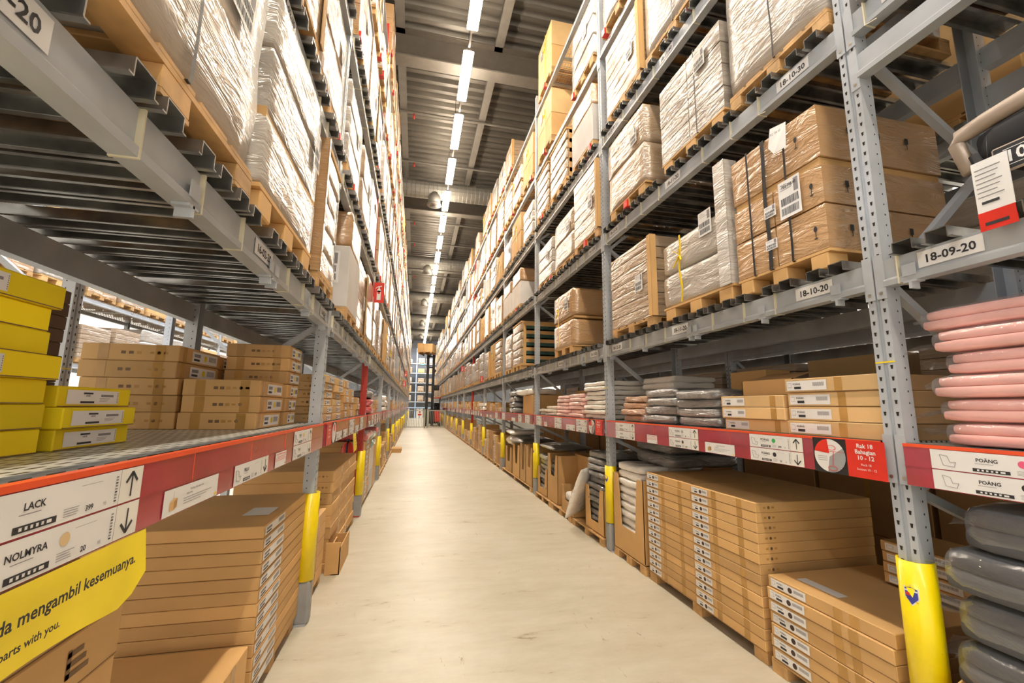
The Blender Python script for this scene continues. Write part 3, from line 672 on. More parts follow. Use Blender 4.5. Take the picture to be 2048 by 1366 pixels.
W_ = ['film_tan']*6+['film_white']*3+['film_tan2']*5+['film_grey']*4+['film_white2']*2+['film_brown']*3+['striped_green']*1+['striped_red', 'two_brown', 'plain_box', 'white_yellow', 'white_carton']
# hand-set loads: (side, tier, bay) -> [(Y from, Y to, height or None, template)]
FIX = {
 ('R', 2, -1): [(0.0, .2, .3, 'film_tan')],
 ('R', 2, 0): [(1.62, 2.24, .86, 'CARTONS3'), (2.28, 3.08, .92, 'white_yellow'), (3.25, 4.04, .80, 'film_tan')],
 ('R', 2, 1): [(5.10, 5.86, .82, 'two_brown')],
 ('R', 2, 2): [(7.96, 8.72, .90, 'striped_green'), (8.80, 9.55, .82, 'film_tan2')],
 ('R', 2, 3): [(10.0, 10.76, .86, 'striped_green'), (10.82, 11.5, .9, 'plain_box'), (11.6, 12.3, .78, 'film_tan')],
 ('R', 3, 0): [(1.50, 2.20, .95, 'film_white2'), (2.24, 3.0, .74, 'film_grey'), (3.24, 3.98, .84, 'film_tan2')],
 ('R', 3, 1): [(4.30, 5.05, .92, 'film_tan'), (5.12, 5.9, .72, 'film_tan2'), (6.0, 6.8, .66, 'film_white')],
 ('R', 4, 0): [(1.55, 2.3, .9, 'film_white'), (2.35, 3.2, .94, 'film_white2'), (3.28, 4.02, .84, 'film_tan')],
 ('R', 4, 1): [(4.40, 5.1, .84, 'white_carton'), (5.3, 6.05, .82, 'striped_green'), (6.15, 6.8, .8, 'striped_green')],
 ('R', 5, 0): [(3.3, 4.05, .9, 'film_white2'), (2.4, 3.15, .9, 'film_white')],
 ('R', 5, 1): [(6.0, 6.78, .92, 'plain_box'), (4.35, 5.1, .92, 'film_white')],
 ('R', 6, 1): [(6.0, 6.78, .95, 'plain_box')],
 ('L', 2, 0): [(.62, 1.60, .92, 'film_white2'), (1.66, 2.47, .95, 'GREYCARTONS'), (2.74, 3.24, .92, 'striped_red')],
 ('L', 2, 1): [(3.74, 4.40, .93, 'white_carton'), (4.42, 5.15, .76, 'film_tan'), (5.22, 5.95, .82, 'film_tan2')],
 ('L', 2, 2): [(6.25, 7.0, .86, 'film_tan2'), (7.05, 7.8, .78, 'film_tan'), (7.85, 8.6, .8, 'plain_box')],
}
cb = MB()
for z0, z1, cols in ((G0, .34, 2), (.345, .56, 2), (.60, .90, 1)):
    for c in range(cols):
        xa = -LW/2+LW*c/cols; cb.soft(xa+.002, xa+LW/cols-.002, 0, LD, z0, z1, 'film_brown', 6, .0025, 3+c, .008, 4, False)
cb.box(-LW/2+.02, LW/2-.02, .01, LD-.01, .56, .60, 'card')
for xx, zz in ((.3, .2), (.3, .44), (.22, .75)):
    cb.disc(xx, zz+.02, -.004, .016, 'ink', 10, .8); cb.fr(xx-.0025, xx+.0025, zz-.03, zz+.01, -.004, 'ink'); cb.fr(xx-.012, xx+.012, zz-.034, zz-.028, -.004, 'ink')
for yy, zz in ((.15, .2), (.15, .44), (.35, .2), (.35, .44), (.55, .22), (.2, .75), (.4, .75), (.6, .75)):
    X_ = LW/2+.004
    cb.add([(X_, yy-.012, zz), (X_, yy+.012, zz), (X_, yy+.012, zz+.035), (X_, yy-.012, zz+.035)], [(0, 1, 2, 3)], 'ink')
    cb.add([(X_, yy-.003, zz-.03), (X_, yy+.003, zz-.03), (X_, yy+.003, zz), (X_, yy-.003, zz)], [(0, 1, 2, 3)], 'ink')
fp = MB(); fp.add([(.06, -.03, .92), (.17, -.01, .91), (.16, -.015, .76), (.10, -.05, .74), (.05, -.045, .80)], [(0, 1, 2, 3, 4)], 'paper'); fp.text('702 736 43', .11, .86, -.04, .02, 'ink', False, -.1)
T['CARTONS3'] = ('pallet_load', None, [('pallet', PC), g(cb), ('strap', strap(-.20, z1=.9, w=.018)), ('strap', strap(-.05, z1=.9, w=.034, wob=.006)), ('strap', strap(.13, z1=.9, w=.018, wob=.003)),
    ('label_sheet', label_sheet(.15, .46, .17, .22, -.014, '702.798.43')), ('label_sheet', label_sheet(-.02, .44, .1, .07)), ('label_sheet', label_sheet(-.03, .24, .1, .06)), ('flapping_sheet', fp.mesh('flapping_sheet'))], 'brown strapped carton tiers in clear film')
gc = MB()
for k in range(3): gc.soft(-LW/2, LW/2, 0, LD, G0+.265*k+.003, G0+.265*(k+1)-.003, 'film_white' if k != 1 else 'film_grey', 7, .006, k+20, .014, 4)
gc.box(-LW/2+.005, LW/2-.005, .005, LD, G0+.25, G0+.29, 'card')
T['GREYCARTONS'] = ('pallet_load', None, [('pallet', PC), g(gc), ('label_sheet', label_sheet(.3, .62, .1, .2))], 'pale grey cartons in glossy film')
REST = MB()
cnt = 0
def bake(tmpl, M, into):
    for p in tmpl[2]:
        me = p[1]; off = len(into.v); into.v += [tuple(M @ v.co) for v in me.vertices]; mp = [into.mi(m.name) for m in me.materials]
        for f in me.polygons: into.f.append(tuple(i+off for i in f.vertices)); into.m.append(mp[f.material_index]); into.sm.append(f.use_smooth)
T2 = dict(T)
for side in 'RL':
    for j in range(-1 if side == 'R' else 0, NB):
        q = j+2 if side == 'R' else j+1
        for lv in range(2, 7):
            Z = LEV[side][lv]+.047; rnd = random.Random(j*31+lv*7+ord(side)); Yc = bayc(side, j)
            lst = FIX.get((side, lv, j))
            if lst is None:
                lst = []
                for s, xo in enumerate((-.90, 0, .90)):
                    if lv == 6 and side == 'R' and rnd.random() < .45: continue
                    if lv == 5 and side == 'R' and rnd.random() < .2: continue
                    if rnd.random() < .05: continue
                    k = rnd.choice(W_); w = rnd.uniform(.72, .82); h = rnd.uniform(.72, .93)
                    if lv == 2: h = rnd.uniform(.74, .94)
                    if lv == 6: h = rnd.uniform(.7, .95)
                    if lv == 4: h = rnd.uniform(.66, .88)
                    xo += rnd.uniform(-.02, .02)
                    lst.append((Yc+xo-w/2, Yc+xo+w/2, h, k))
            for i, (a, c, h, k) in enumerate(lst):
                if side == 'R' and lv == 2 and j == -1: continue
                X = RX if side == 'R' else LX; dx = .85 if side == 'R' else -.85
                if not in_view([(X+u, y, z) for u in (0, dx) for y in (a, c) for z in (Z, Z+h+.1)], 60): continue
                ins = rnd.uniform(-.045, -.01)
                if (side, lv, j) == ('R', 2, 0): ins = -.01
                sc = ((c-a)/LW, 1, h/.86)
                loc = W(side, (a+c)/2, Z, ins)
                if j >= 9:
                    bake(T[k], Matrix.Translation(loc) @ Matrix.Rotation(ROT[side], 4, 'Z') @ Matrix.Diagonal((*sc, 1)), REST); continue
                cnt += 1
                mid = (a+c)/2-Yc; slot = 'near' if mid < -.45 else 'middle' if mid < .45 else 'far'
                t = T[k]; parts = t[2] if j < 7 else t[2][:2]
                r = inst((t[0], t[1], parts), loc, ROT[side], '%s, %s rack tier %s, %s bay %s place' % (t[3], SIDE[side], CARD[lv], NUM[q], slot), 'pallet load', 'wrapped pallet loads on the racks', sc)
                if lv >= 5 or (lv >= 3 and rnd.random() < .3): obj('pallet_guard', PRED, r, loc=(rnd.choice([-.33, .28, 0.0]), 0, 0), label='red plastic block on pallet')
print('LOADS', cnt)
if REST.v: tag(obj('far_pallet_loads', REST), 'countless wrapped pallet loads on the far ends of both racks', 'pallet load', None, 'stuff')
# ------------------------------------------------------------------ cartons on the picking shelf and on the floor
def carton(w, d, h, mat='card', tape='tape', label='poang', dot='dot_brown', side_print=True, c=.003, tapes=(.30, .72), lab=(0.02, .30)):
    b = MB(); b.box(-w/2, w/2, 0, d, 0, h, mat, c); e = .0008
    for t in tapes:
        x = -w/2+w*t; tw = min(.045, w*.08)
        if tape: b.fr(x-tw/2, x+tw/2, c, h-c, -e, tape)
    b.fr(-w/2+c, w/2-c, 0.001, .0035, -e*.5, 'print_brown')
    for s in (-1, 1):
        X = s*(w/2+e)
        def sq(y0, y1, z0, z1, m):
            q = [(X, y0, z0), (X, y1, z0), (X, y1, z1), (X, y0, z1)]; b.add(q if s > 0 else q[::-1], [(0, 1, 2, 3)], m)
        if side_print:
            for k, yy in enumerate((.06, .09, .12)):
                zc = h*.5; r = min(h*.16, .009)
                if k == 1: b.add([(X, yy+r*math.cos(a*.785), zc+r*math.sin(a*.785)) for a in range(8)][::s], [tuple(range(8))], 'print_brown'); sq(yy-r*.4, yy+r*.4, zc-r*.3, zc+r*.3, mat)
                else: sq(yy-r, yy+r, zc-r*.6, zc+r*.6, 'tape')
        if side_print == 2:
            for yy in (d*.2, d*.78): sq(yy-.022, yy+.022, c, h-c, 'tape')
            for k, yy in enumerate((d*.42, d*.50, d*.58)): sq(yy-.010, yy+.010, h*.4, h*.58, 'print_brown' if k else 'tape')
    parts = []
    if label:
        l = MB(); x0 = -w/2+w*lab[0]; x1 = -w/2+w*lab[1]; z0 = h*.14; z1 = h*.84; y = -.0016; W__ = x1-x0; H = z1-z0
        l.fr(x0, x1, z0, z1, y, 'paper'); y -= .0006
        if label == 'poang':
            l.fr(x0+W__*.03, x0+W__*.13, z0+H*.3, z0+H*.8, y, 'foot_grey'); l.fr(x0+W__*.035, x0+W__*.125, z0+H*.34, z0+H*.76, y-.0003, 'paper')
            l.text('POÄNG', x0+W__*.27, z0+H*.58, y, H*.26, 'ink', True)
            l.fr(x0+W__*.2, x0+W__*.38, z0+H*.14, z0+H*.40, y, 'ink')
            if dot: l.disc(x0+W__*.57, z0+H*.5, y, H*.33, dot, 14)
            xx = x0+W__*.68
            while xx < x1-W__*.05: l.fr(xx, xx+W__*.008, z0+H*.4, z0+H*.78, y, 'ink_soft'); xx += W__*.016
        elif label == 'lack':
            l.fr(x0+W__*.28, x0+W__*.46, z0+H*.72, z0+H*.84, y, 'ink'); l.text('LACK', x0+W__*.37, z0+H*.55, y, H*.18, 'ink', True)
            l.fr(x0+W__*.24, x0+W__*.5, z0+H*.08, z0+H*.22, y, 'ink'); l.fr(x0+W__*.62, x0+W__*.88, z0+H*.55, z0+H*.72, y, 'ink_soft')
            for k in range(3): l.fr(x0+W__*.6, x0+W__*(.75+.03*k), z0+H*(.2+.1*k), z0+H*(.23+.1*k), y, 'ink_soft')
            for k in range(7): l.fr(x0+W__*.965, x0+W__*.985, z0+H*(.1+.12*k), z0+H*(.17+.12*k), y, 'ink_soft')
        else:
            l.fr(x0+W__*.06, x0+W__*.3, z0+H*.5, z0+H*.8, y, 'ink_soft'); l.fr(x0+W__*.06, x0+W__*.28, z0+H*.15, z0+H*.35, y, 'ink')
            if dot: l.disc(x0+W__*.5, z0+H*.5, y, min(H*.3, W__*.12), dot, 12)
            xx = x0+W__*.64
            while xx < x1-W__*.05: l.fr(xx, xx+W__*.012, z0+H*.3, z0+H*.8, y, 'ink_soft'); xx += W__*.024
        parts.append(('product_label', l.mesh('product_label')))
    return ('cardboard_box', b.mesh('cardboard_box'), parts)
def stack(T_, side, Y, inset, z, n, h, lab, group, rz=0, jit=.006, cat='cardboard box', seed=1, top_first=True):
    r = random.Random(seed); out = []
    for k in range(n):
        pos = n-k
        ordn = 'topmost' if pos == 1 else 'lowest' if k == 0 else NUM[pos]+' from top'
        loc = W(side, Y+r.uniform(-jit, jit), z+k*h, inset+r.uniform(-jit, jit))
        out.append(inst(T_, loc, ROT[side]+rz+r.uniform(-1, 1)*jit*.6, lab+', '+ordn, cat, group))
    return out
def flat_pallet(side, Y, inset, w, label, d=.84):
    b = MB(); w2 = w/2
    b.box(-w2, w2, 0, d, .062, .075, 'wood', .002)
    for xx in (-w2, -.05, w2-.1):
        for yy in (.0, d/2-.04, d-.08): b.box(xx, xx+.1, yy, yy+.08, 0, .062, 'wood')
    o = obj('pallet', b, loc=W(side, Y, 0, inset), rz=ROT[side]); tag(o, label, 'pallet', 'pallets on the floor'); return o
# --- right rack, second bay (in front of us): two big stacks of flat boxes on a pallet
B58 = carton(.615, .86, .0565, tapes=(.40, .78))
flat_pallet('R', 2.87, .01, 1.24, 'wooden pallet under the two tall flat-box stacks by the right aisle edge')
stack(B58, 'R', 3.175, .0, .076, 14, .0575, 'flat box with dark dot, far tall stack, right', 'flat boxes in the far tall stack', jit=.002, seed=3)
stack(B58, 'R', 2.55, -.005, .076, 14, .0575, 'flat box with dark dot, near tall stack, right', 'flat boxes in the near tall stack', jit=.002, seed=4)
B62 = carton(.66, .80, .060, tapes=(.62, .74), lab=(.03, .36), side_print=False)
flat_pallet('R', 1.87, .0, .68, 'wooden pallet under the short flat-box stack by the big yellow guard')
st = stack(B62, 'R', 1.865, -.005, .076, 7, .0615, 'flat box with dark dot, short stack by guard', 'flat boxes in the short stack', jit=.006, seed=5)
b = MB(); b.box(-.12, .12, .10, .16, .0, .0012, 'paper'); o = obj('paper_slip', b, loc=W('R', 1.98, .076+7*.0615, 0), rz=ROT['R']); tag(o, 'blank white paper strip on top of the short box stack', 'paper')
B50 = carton(.50, .34, .052, tapes=(.8,), lab=(.05, .7), side_print=False)
stack(B50, 'R', 1.70, .52, .52, 4, .054, 'shaded flat box behind short stack', 'flat boxes behind the short stack', jit=.003, seed=6)
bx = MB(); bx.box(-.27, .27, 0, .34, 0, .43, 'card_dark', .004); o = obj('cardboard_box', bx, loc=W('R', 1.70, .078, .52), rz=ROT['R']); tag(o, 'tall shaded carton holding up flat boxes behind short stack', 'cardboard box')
# shelf above: POANG flat cartons
B75 = carton(.50, .70, .073, 'card_light', tapes=(.62,), lab=(.03, .50), dot=None, side_print=False)
stack(B75, 'R', 1.735, .02, ZS, 4, .0745, 'pale flat carton beside right post on shelf', 'pale cartons on the right shelf', jit=.008, seed=7)
B70 = carton(.50, .70, .070, 'card_light', tapes=(.85,), lab=(.03, .42), dot=None, side_print=False)
stack(B70, 'R', 2.245, .02, ZS, 3, .0715, 'pale flat carton left of the taller stack', 'pale cartons on the right shelf', jit=.008, seed=8)
ob = MB(); ob.box(-.2, .2, 0, .006, 0, .10, 'card'); ob.box(-.2, .2, .25, .256, 0, .10, 'card'); ob.box(-.2, -.194, 0, .256, 0, .10, 'card'); ob.box(.194, .2, 0, .256, 0, .10, 'card'); ob.box(-.2, .2, 0, .256, 0, .005, 'card')
ob.quad((-.19, .01, .099), (.19, .01, .099), (.17, .2, .15), (-.17, .2, .15), 'card_dark')
o = obj('cardboard_box', ob, loc=W('R', 2.27, ZS+3*.0715+.001, .16), rz=ROT['R']); tag(o, 'open brown carton lying on the three pale flat cartons', 'cardboard box')
ob = MB(); ob.box(-.18, .18, 0, .22, 0, .20, 'card', .004); o = obj('cardboard_box', ob, loc=W('R', 2.80, ZS+.222, .50), rz=ROT['R'])
tag(o, 'brown carton up behind the grey bagged cushions', 'cardboard box')
ob = MB(); ob.box(-.18, .18, 0, .30, 0, .22, 'card', .004); o = obj('cardboard_box', ob, loc=W('R', 2.80, ZS, .48), rz=ROT['R']); tag(o, 'brown carton under another behind the grey bagged cushions', 'cardboard box')
# --- cushions
def pillow(b, w, d, t, z0, m, n=14, y0=0, seed=0, wr=.006, x0=0, pw=5):
    vs = []; fs = []
    for s in (1, -1):
        for i in range(n+1):
            for k in range(n+1):
                u = math.sin((i/n*2-1)*math.pi/2); v = math.sin((k/n*2-1)*math.pi/2)
                pr = max(0, (1-abs(u)**pw))**.5*max(0, (1-abs(v)**pw))**.5
                x = x0+u*w/2; y = y0+d/2+v*d/2
                nn = noise.noise(Vector((x*7+seed*5, y*7, s*3+seed)))*wr*pr*2
                vs.append((x, y, z0+t/2+s*(t/2*pr*.97)+ (nn if s > 0 else 0) ))
    N = n+1
    for i in range(n):
        for k in range(n):
            a = i*N+k; q = (a, a+N, a+N+1, a+1); fs.append(q); o2 = N*N; fs.append(tuple(x+o2 for x in q[::-1]))
    b.add(vs, fs, m, True)
def bagmesh(w, d, t, seed):
    b = MB(); b.soft(-w/2-.012, w/2+.012, -.010, d+.01, -.001, t+.006, 'bag', 10, .006, seed, t*.5, 9)
    rr = random.Random(seed); n = 12; m = 5                     # gathered loose end of the bag
    for s_ in (-1, 1):
        vs = []
        for i in range(m+1):
            for k in range(n+1):
                u = i/m; v = k/n; L_ = .09+.05*math.sin(seed*2+v*4)
                vs.append((s_*(w/2+.004+L_*u), .03+(d-.06)*v+.02*math.sin(u*6+seed), t*.5+.022*u*math.sin(v*14+seed*1.7+u*3)-.02*u*(1 if seed % 2 else -.4)))
        b.add(vs, [(i*(n+1)+k, i*(n+1)+k+1, (i+1)*(n+1)+k+1, (i+1)*(n+1)+k) for i in range(m) for k in range(n)], 'bag', True)
    return b.mesh('plastic_bag')
def cushion(w, d, t, mat, seed=0, bag=True, lobes=2):
    b = MB()
    if lobes == 2:
        b.soft(-w/2, w/2, 0, d, 0, t*.56, mat, 10, .004, seed, t*.27, 4); b.soft(-w/2+.014, w/2-.008, .006, d, t*.44, t, mat, 10, .004, seed+3, t*.27, 4)
    else: b.soft(-w/2, w/2, 0, d, 0, t, mat, 10, .010, seed, t*.42, 9)
    return ('cushion', b.mesh('cushion'), [('plastic_bag', bagmesh(w, d, t, seed), 'clear crinkled plastic bag')] if bag else [])
PK = [cushion(1.0, .56, .086, 'fabric_pink', s) for s in range(3)]
r = random.Random(3)
for k in range(6):
    zz = ZS+.003+k*.090
    inst(PK[k % 3], W('R', .78+r.uniform(-.02, .03)-.015*(k == 3), zz, .015+r.uniform(0, .02)+(.0 if k < 5 else .02)), ROT['R']+(.0 if k < 5 else .03),
         'folded pink cushion in clear bag, %s of the near right pile' % (['lowest', 'second from bottom', 'third from bottom', 'third from top', 'second from top', 'topmost'][k]), 'cushion', 'pink cushions nearest the camera')
GY = [cushion(1.0, .62, .165, 'fabric_grey', s+10) for s in range(3)]
for k in range(6):
    inst(GY[k % 3], W('R', .83+r.uniform(-.02, .03)-(.08 if k == 5 else 0), .10+k*.166, -.01+r.uniform(0, .02)), ROT['R']+r.uniform(-.02, .02),
         'thick dark grey bagged cushion under right shelf, %s' % (['lowest of pile', 'second from bottom', 'third from bottom', 'third from top', 'second from top', 'topmost'][k]), 'cushion', 'dark grey cushions nearest the camera')
def tray(w, d, h, notch_w, notch_z, mat='card', front=True, slope=0):
    b = MB(); t = .006; b.box(-w/2, w/2, 0, d, 0, t, mat)
    b.box(-w/2, w/2, d-t, d, t, h+slope, mat)
    for s in (-1, 1):
        x0, x1 = sorted((s*w/2, s*(w/2-t))); vs = []
        for x in (x0, x1): vs += [(x, 0, t), (x, d-t, t), (x, d-t, h+slope), (x, 0, h)]
        b.add(vs, [(0, 3, 2, 1), (4, 5, 6, 7), (0, 1, 5, 4), (1, 2, 6, 5), (2, 3, 7, 6), (3, 0, 4, 7)], mat)
    if front:
        nb = notch_w/2; k = 6
        P = [(-w/2, t), (w/2, t), (w/2, h), (nb+.03, h)]
        P += [(nb+.03-.03*math.sin(a*math.pi/2/k)-.012*a/k, h-.03*(1-math.cos(a*math.pi/2/k))-(h-.03-notch_z)*(a/k)) for a in range(1, k+1)]
        P += [(x_*-1, z_) for x_, z_ in P[:3:-1]] + [(-nb-.03, h), (-w/2, h)]
        # build as three convex-ish panels
        b.box(-w/2, w/2, 0, t, t, notch_z, mat)
        for s in (-1, 1):
            a0 = s*w/2; a1 = s*nb; a2 = s*(nb+.05)
            vs = [(a0, y, z) if True else 0 for y in (0, t) for z in (notch_z, h)]
            vs = [(a0, 0, notch_z), (a1, 0, notch_z), (a2, 0, h-.02), (a2+s*.012, 0, h), (a0, 0, h)]
            vs += [(x, t, z) for x, y, z in vs]
            fs = [(0, 1, 2, 3, 4), (9, 8, 7, 6, 5)] + [(i, 5+i, 5+(i+1) % 5, (i+1) % 5) for i in range(5)]
            if s > 0: pass
            b.add(vs, [f if s < 0 else f[::-1] for f in fs], mat)
    return b.mesh('display_carton')
def disp(side, Y, w, h, nw, nz, label, d=.80, inset=0, z=.005, slope=0, cat='display carton', pal=True, mat='card', rz=0):
    o = obj('display_carton', tray(w, d, h, nw, nz, mat, slope=slope), loc=W(side, Y, z+(.08 if pal else 0), inset), rz=ROT[side]+rz); tag(o, label, cat, 'open-fronted display cartons')
    return o
# near grey cushions stand in a carton too
disp('R', .76, 1.14, .42, .70, .10, 'brown open display carton round the dark grey cushions', d=.74, inset=-.03, pal=False, slope=.3)
# right second bay: white cushions in an open carton beside the second post
disp('R', 3.84, .58, .70, .26, .22, 'open-fronted brown carton filled with white cushions', d=.76, slope=.05)
WC = [cushion(.46, .66, .074, 'bf_white', s+30, False, 1) for s in range(3)]
for k in range(11):
    inst(WC[k % 3], W('R', 3.84+r.uniform(-.01, .01), .095+k*.073, .02+r.uniform(0, .01)+(0 if k < 9 else .0)), ROT['R']+r.uniform(-.03, .03),
         'white bagged cushion in the open carton, %s' % ('topmost' if k == 10 else 'lowest' if k == 0 else NUM[11-k]+' from top'), 'cushion', 'white cushions in the open carton')
DG = cushion(.62, .7, .12, 'bf_grey', 55, False, 1)
for k in range(2): inst(DG, W('R', 3.72, .905+.12*k, .20), ROT['R'], ['lower', 'upper'][k]+' dark bagged cushion lying behind the white cushions', 'cushion', 'dark cushions behind the white ones')
flat_pallet('R', 3.84, .0, .60, 'wooden pallet under the carton of white cushions')
# shelf: grey, caramel, white, pink piles
def pile(side, Y, inset, z, n, t, w, d, mat, lab, group, seed, jit=.02, bag=False):
    tm = [cushion(w, d, t, mat, seed+s, bag, 1) for s in range(2)]; rr = random.Random(seed)
    for k in range(n):
        inst(tm[k % 2], W(side, Y+rr.uniform(-jit, jit), z+k*t*.97, inset+rr.uniform(-.01, .02)), ROT[side]+rr.uniform(-.05, .05),
             lab+', '+('topmost' if k == n-1 else 'lowest' if k == 0 else NUM[n-k]+' from top'), 'cushion', group)
pile('R', 2.78, .02, ZS, 4, .068, .46, .62, 'bf_grey', 'dark grey bagged cushion, nearer shelf pile', 'grey cushions on the right shelf', 60, bag=True)
pile('R', 3.27, .02, ZS, 4, .075, .46, .62, 'bf_grey', 'dark grey bagged cushion, farther shelf pile', 'grey cushions on the right shelf', 62, bag=True)
pile('R', 3.74, .03, ZS, 4, .062, .42, .60, 'bf_caramel', 'caramel brown bagged cushion beside the second post', 'caramel cushions on the right shelf', 64)
pile('R', 3.80, .32, ZS+.252, 3, .064, .50, .50, 'bf_white', 'off-white bagged cushion behind the caramel pile', 'off-white cushions above the caramel ones', 66)
pile('R', 4.62, .02, ZS, 8, .055, .62, .62, 'bf_white', 'off-white bagged cushion just past the second post', 'off-white cushions past the second post', 68)
pile('R', 5.22, .02, ZS, 6, .052, .50, .60, 'bf_pink', 'pale pink bagged cushion, nearer shelf pile', 'pale pink cushions on the right shelf', 70)
pile('R', 5.74, .02, ZS, 6, .050, .48, .60, 'bf_pink', 'pale pink bagged cushion, farther shelf pile', 'pale pink cushions on the right shelf', 72)
pile('R', 6.26, .03, ZS, 3, .05, .46, .58, 'bf_cream', 'cream bagged cushion, nearer low pile', 'cream cushions on the right shelf', 74)
pile('R', 6.74, .03, ZS, 2, .05, .40, .58, 'bf_cream', 'cream bagged cushion, farther low pile', 'cream cushions on the right shelf', 76)
ob = MB(); ob.box(-.55, .55, 0, .2, 0, .40, 'card', .004); o = obj('cardboard_box', ob, loc=W('R', 6.25, ZS, .64), rz=ROT['R']); tag(o, 'large brown carton behind the cream and pink cushions', 'cardboard box')
# floor, third bay of right rack
flat_pallet('R', 4.78, -.03, .9, 'wooden pallet under dark cushions just past second yellow guard')
flat_pallet('R', 5.68, -.03, .8, 'wooden pallet under the middle brown display cartons')
flat_pallet('R', 6.50, -.03, .8, 'wooden pallet under dark cushions before the third yellow guard')
disp('R', 4.62, .50, .46, .20, .10, 'low open carton holding grey striped cushions', d=.7)
pile('R', 4.62, .015, .095, 12, .072, .46, .64, 'bf_grey', 'grey bagged cushion past second yellow guard', 'grey cushions past the second yellow guard', 80)
bb = MB(); pillow(bb, .5, .62, .09, 0, 'bf_white', seed=3); me = bb.mesh('cushion'); me.transform(Matrix.Rotation(1.18, 4, 'X') @ Matrix.Rotation(.1, 4, 'Y')); 
o = obj('cushion', me, loc=W('R', 5.06, .14, -.02), rz=ROT['R']-.95); tag(o, 'cream bagged cushion standing tilted against the grey pile', 'cushion')
disp('R', 5.42, .46, .32, .20, .14, 'low brown carton with a torn white front', d=.3, inset=-.02)
bb = MB(); bb.soft(-.08, .08, .02, .2, .14, .24, 'fabric_white', 5, .01, 2); o = obj('packing_paper', bb, loc=W('R', 5.48, .085, -.02), rz=ROT['R']); tag(o, 'crumpled white packing paper inside the low torn carton', 'paper')
ob = MB(); ob.box(-.42, .42, 0, .012, 0, .68, 'card'); ob.box(-.42, -.408, .012, .4, 0, .68, 'card'); ob.box(.408, .42, .012, .4, 0, .68, 'card'); ob.box(-.42, .42, .39, .4, 0, .68, 'card')
o = obj('display_carton', ob, loc=W('R', 5.56, .085, .30), rz=ROT['R']); tag(o, 'tall plain brown carton behind the low torn carton', 'display carton', 'open-fronted display cartons')
disp('R', 6.10, .46, .66, .16, .36, 'brown carton with a rounded cut-out showing dark cushions', d=.66)
pile('R', 6.10, .03, .095, 7, .085, .40, .56, 'bf_grey', 'dark cushion inside carton with rounded cut-out', 'dark cushions in the cut-out carton', 84, jit=.004)
disp('R', 6.62, .50, .40, .22, .10, 'low brown carton by the third yellow guard', d=.66)
pile('R', 6.62, .015, .095, 8, .076, .46, .6, 'bf_grey', 'grey bagged cushion beside third yellow guard', 'grey cushions beside the third yellow guard', 86)
pile('R', 6.40, .0, .76, 1, .10, .70, .62, 'bf_grey', 'wide pale bagged cushion over the cut-out carton', 'wide bagged cushions', 88) if False else None
bb = MB(); pillow(bb, .74, .62, .10, 0, 'bf_grey', seed=8); o = obj('cushion', bb, loc=W('R', 6.46, .77, .01), rz=ROT['R']); tag(o, 'wide bagged cushion lying over the cut-out carton', 'cushion')
# --- left rack, first bay shelf
YL = carton(.30, .40, .0570, 'card_yellow', None, 'lack', side_print=False, tapes=(), lab=(.10, .80))
YL0 = carton(.30, .40, .061, 'card_yellow', None, 'lack', side_print=False, tapes=(), lab=(-.25+.27, .45))
stack(YL0, 'L', 1.195, .28, ZS+.001, 7, .0620, 'bright yellow flat box, taller left stack', 'yellow boxes in the taller stack', jit=.014, seed=11)
stack(YL, 'L', 1.535, .275, ZS+.001, 3, .0580, 'bright yellow flat box, short stack', 'yellow boxes in the short stack', jit=.014, seed=12)
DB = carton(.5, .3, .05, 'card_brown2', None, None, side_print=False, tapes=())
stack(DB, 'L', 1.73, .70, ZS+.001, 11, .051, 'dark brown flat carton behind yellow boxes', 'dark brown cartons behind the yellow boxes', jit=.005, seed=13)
BR = carton(.40, .355, .083, 'card', 'tape', 'small', 'dot_yellow', side_print=2, tapes=(.12,), lab=(.28, .92))
def longbox(Y, inset, z, n, lab, seed, jit=.008): stack(BR, 'L', Y, inset, z, n, .0845, lab, 'brown table cartons on the left shelf', jit=jit, seed=seed)
longbox(2.66, .145, ZS+.001, 3, 'brown carton with yellow-dot label, front column', 21)
BR = carton(.46, .42, .083, 'card', 'tape', 'small', 'dot_yellow', side_print=2, tapes=(.12,), lab=(.28, .92)); longbox(2.70, .53, ZS+.001, 5, 'brown carton with yellow-dot label, rear column', 22)
BR2 = carton(.24, .34, .083, 'card', 'tape', 'small', 'dot_yellow', side_print=False, tapes=(.5,), lab=(.3, .95))
stack(BR2, 'L', 3.04, .14, ZS+.001, 3, .0845, 'short brown carton beside left grey post, lower', 'brown table cartons on the left shelf', jit=.004, seed=23)
stack(carton(.30, .355, .08, 'card', 'tape', 'small', 'dot_yellow', side_print=2, tapes=(.5,), lab=(.2, .9)), 'L', 3.06, .14, ZS+.256, 3, .082, 'long brown carton beside left grey post, upper', 'brown table cartons on the left shelf', jit=.003, seed=24)
stack(BR2, 'L', 3.10, .56, ZS+.001, 5, .0845, 'brown carton in shadow near left rear post', 'brown table cartons on the left shelf', jit=.006, seed=25)
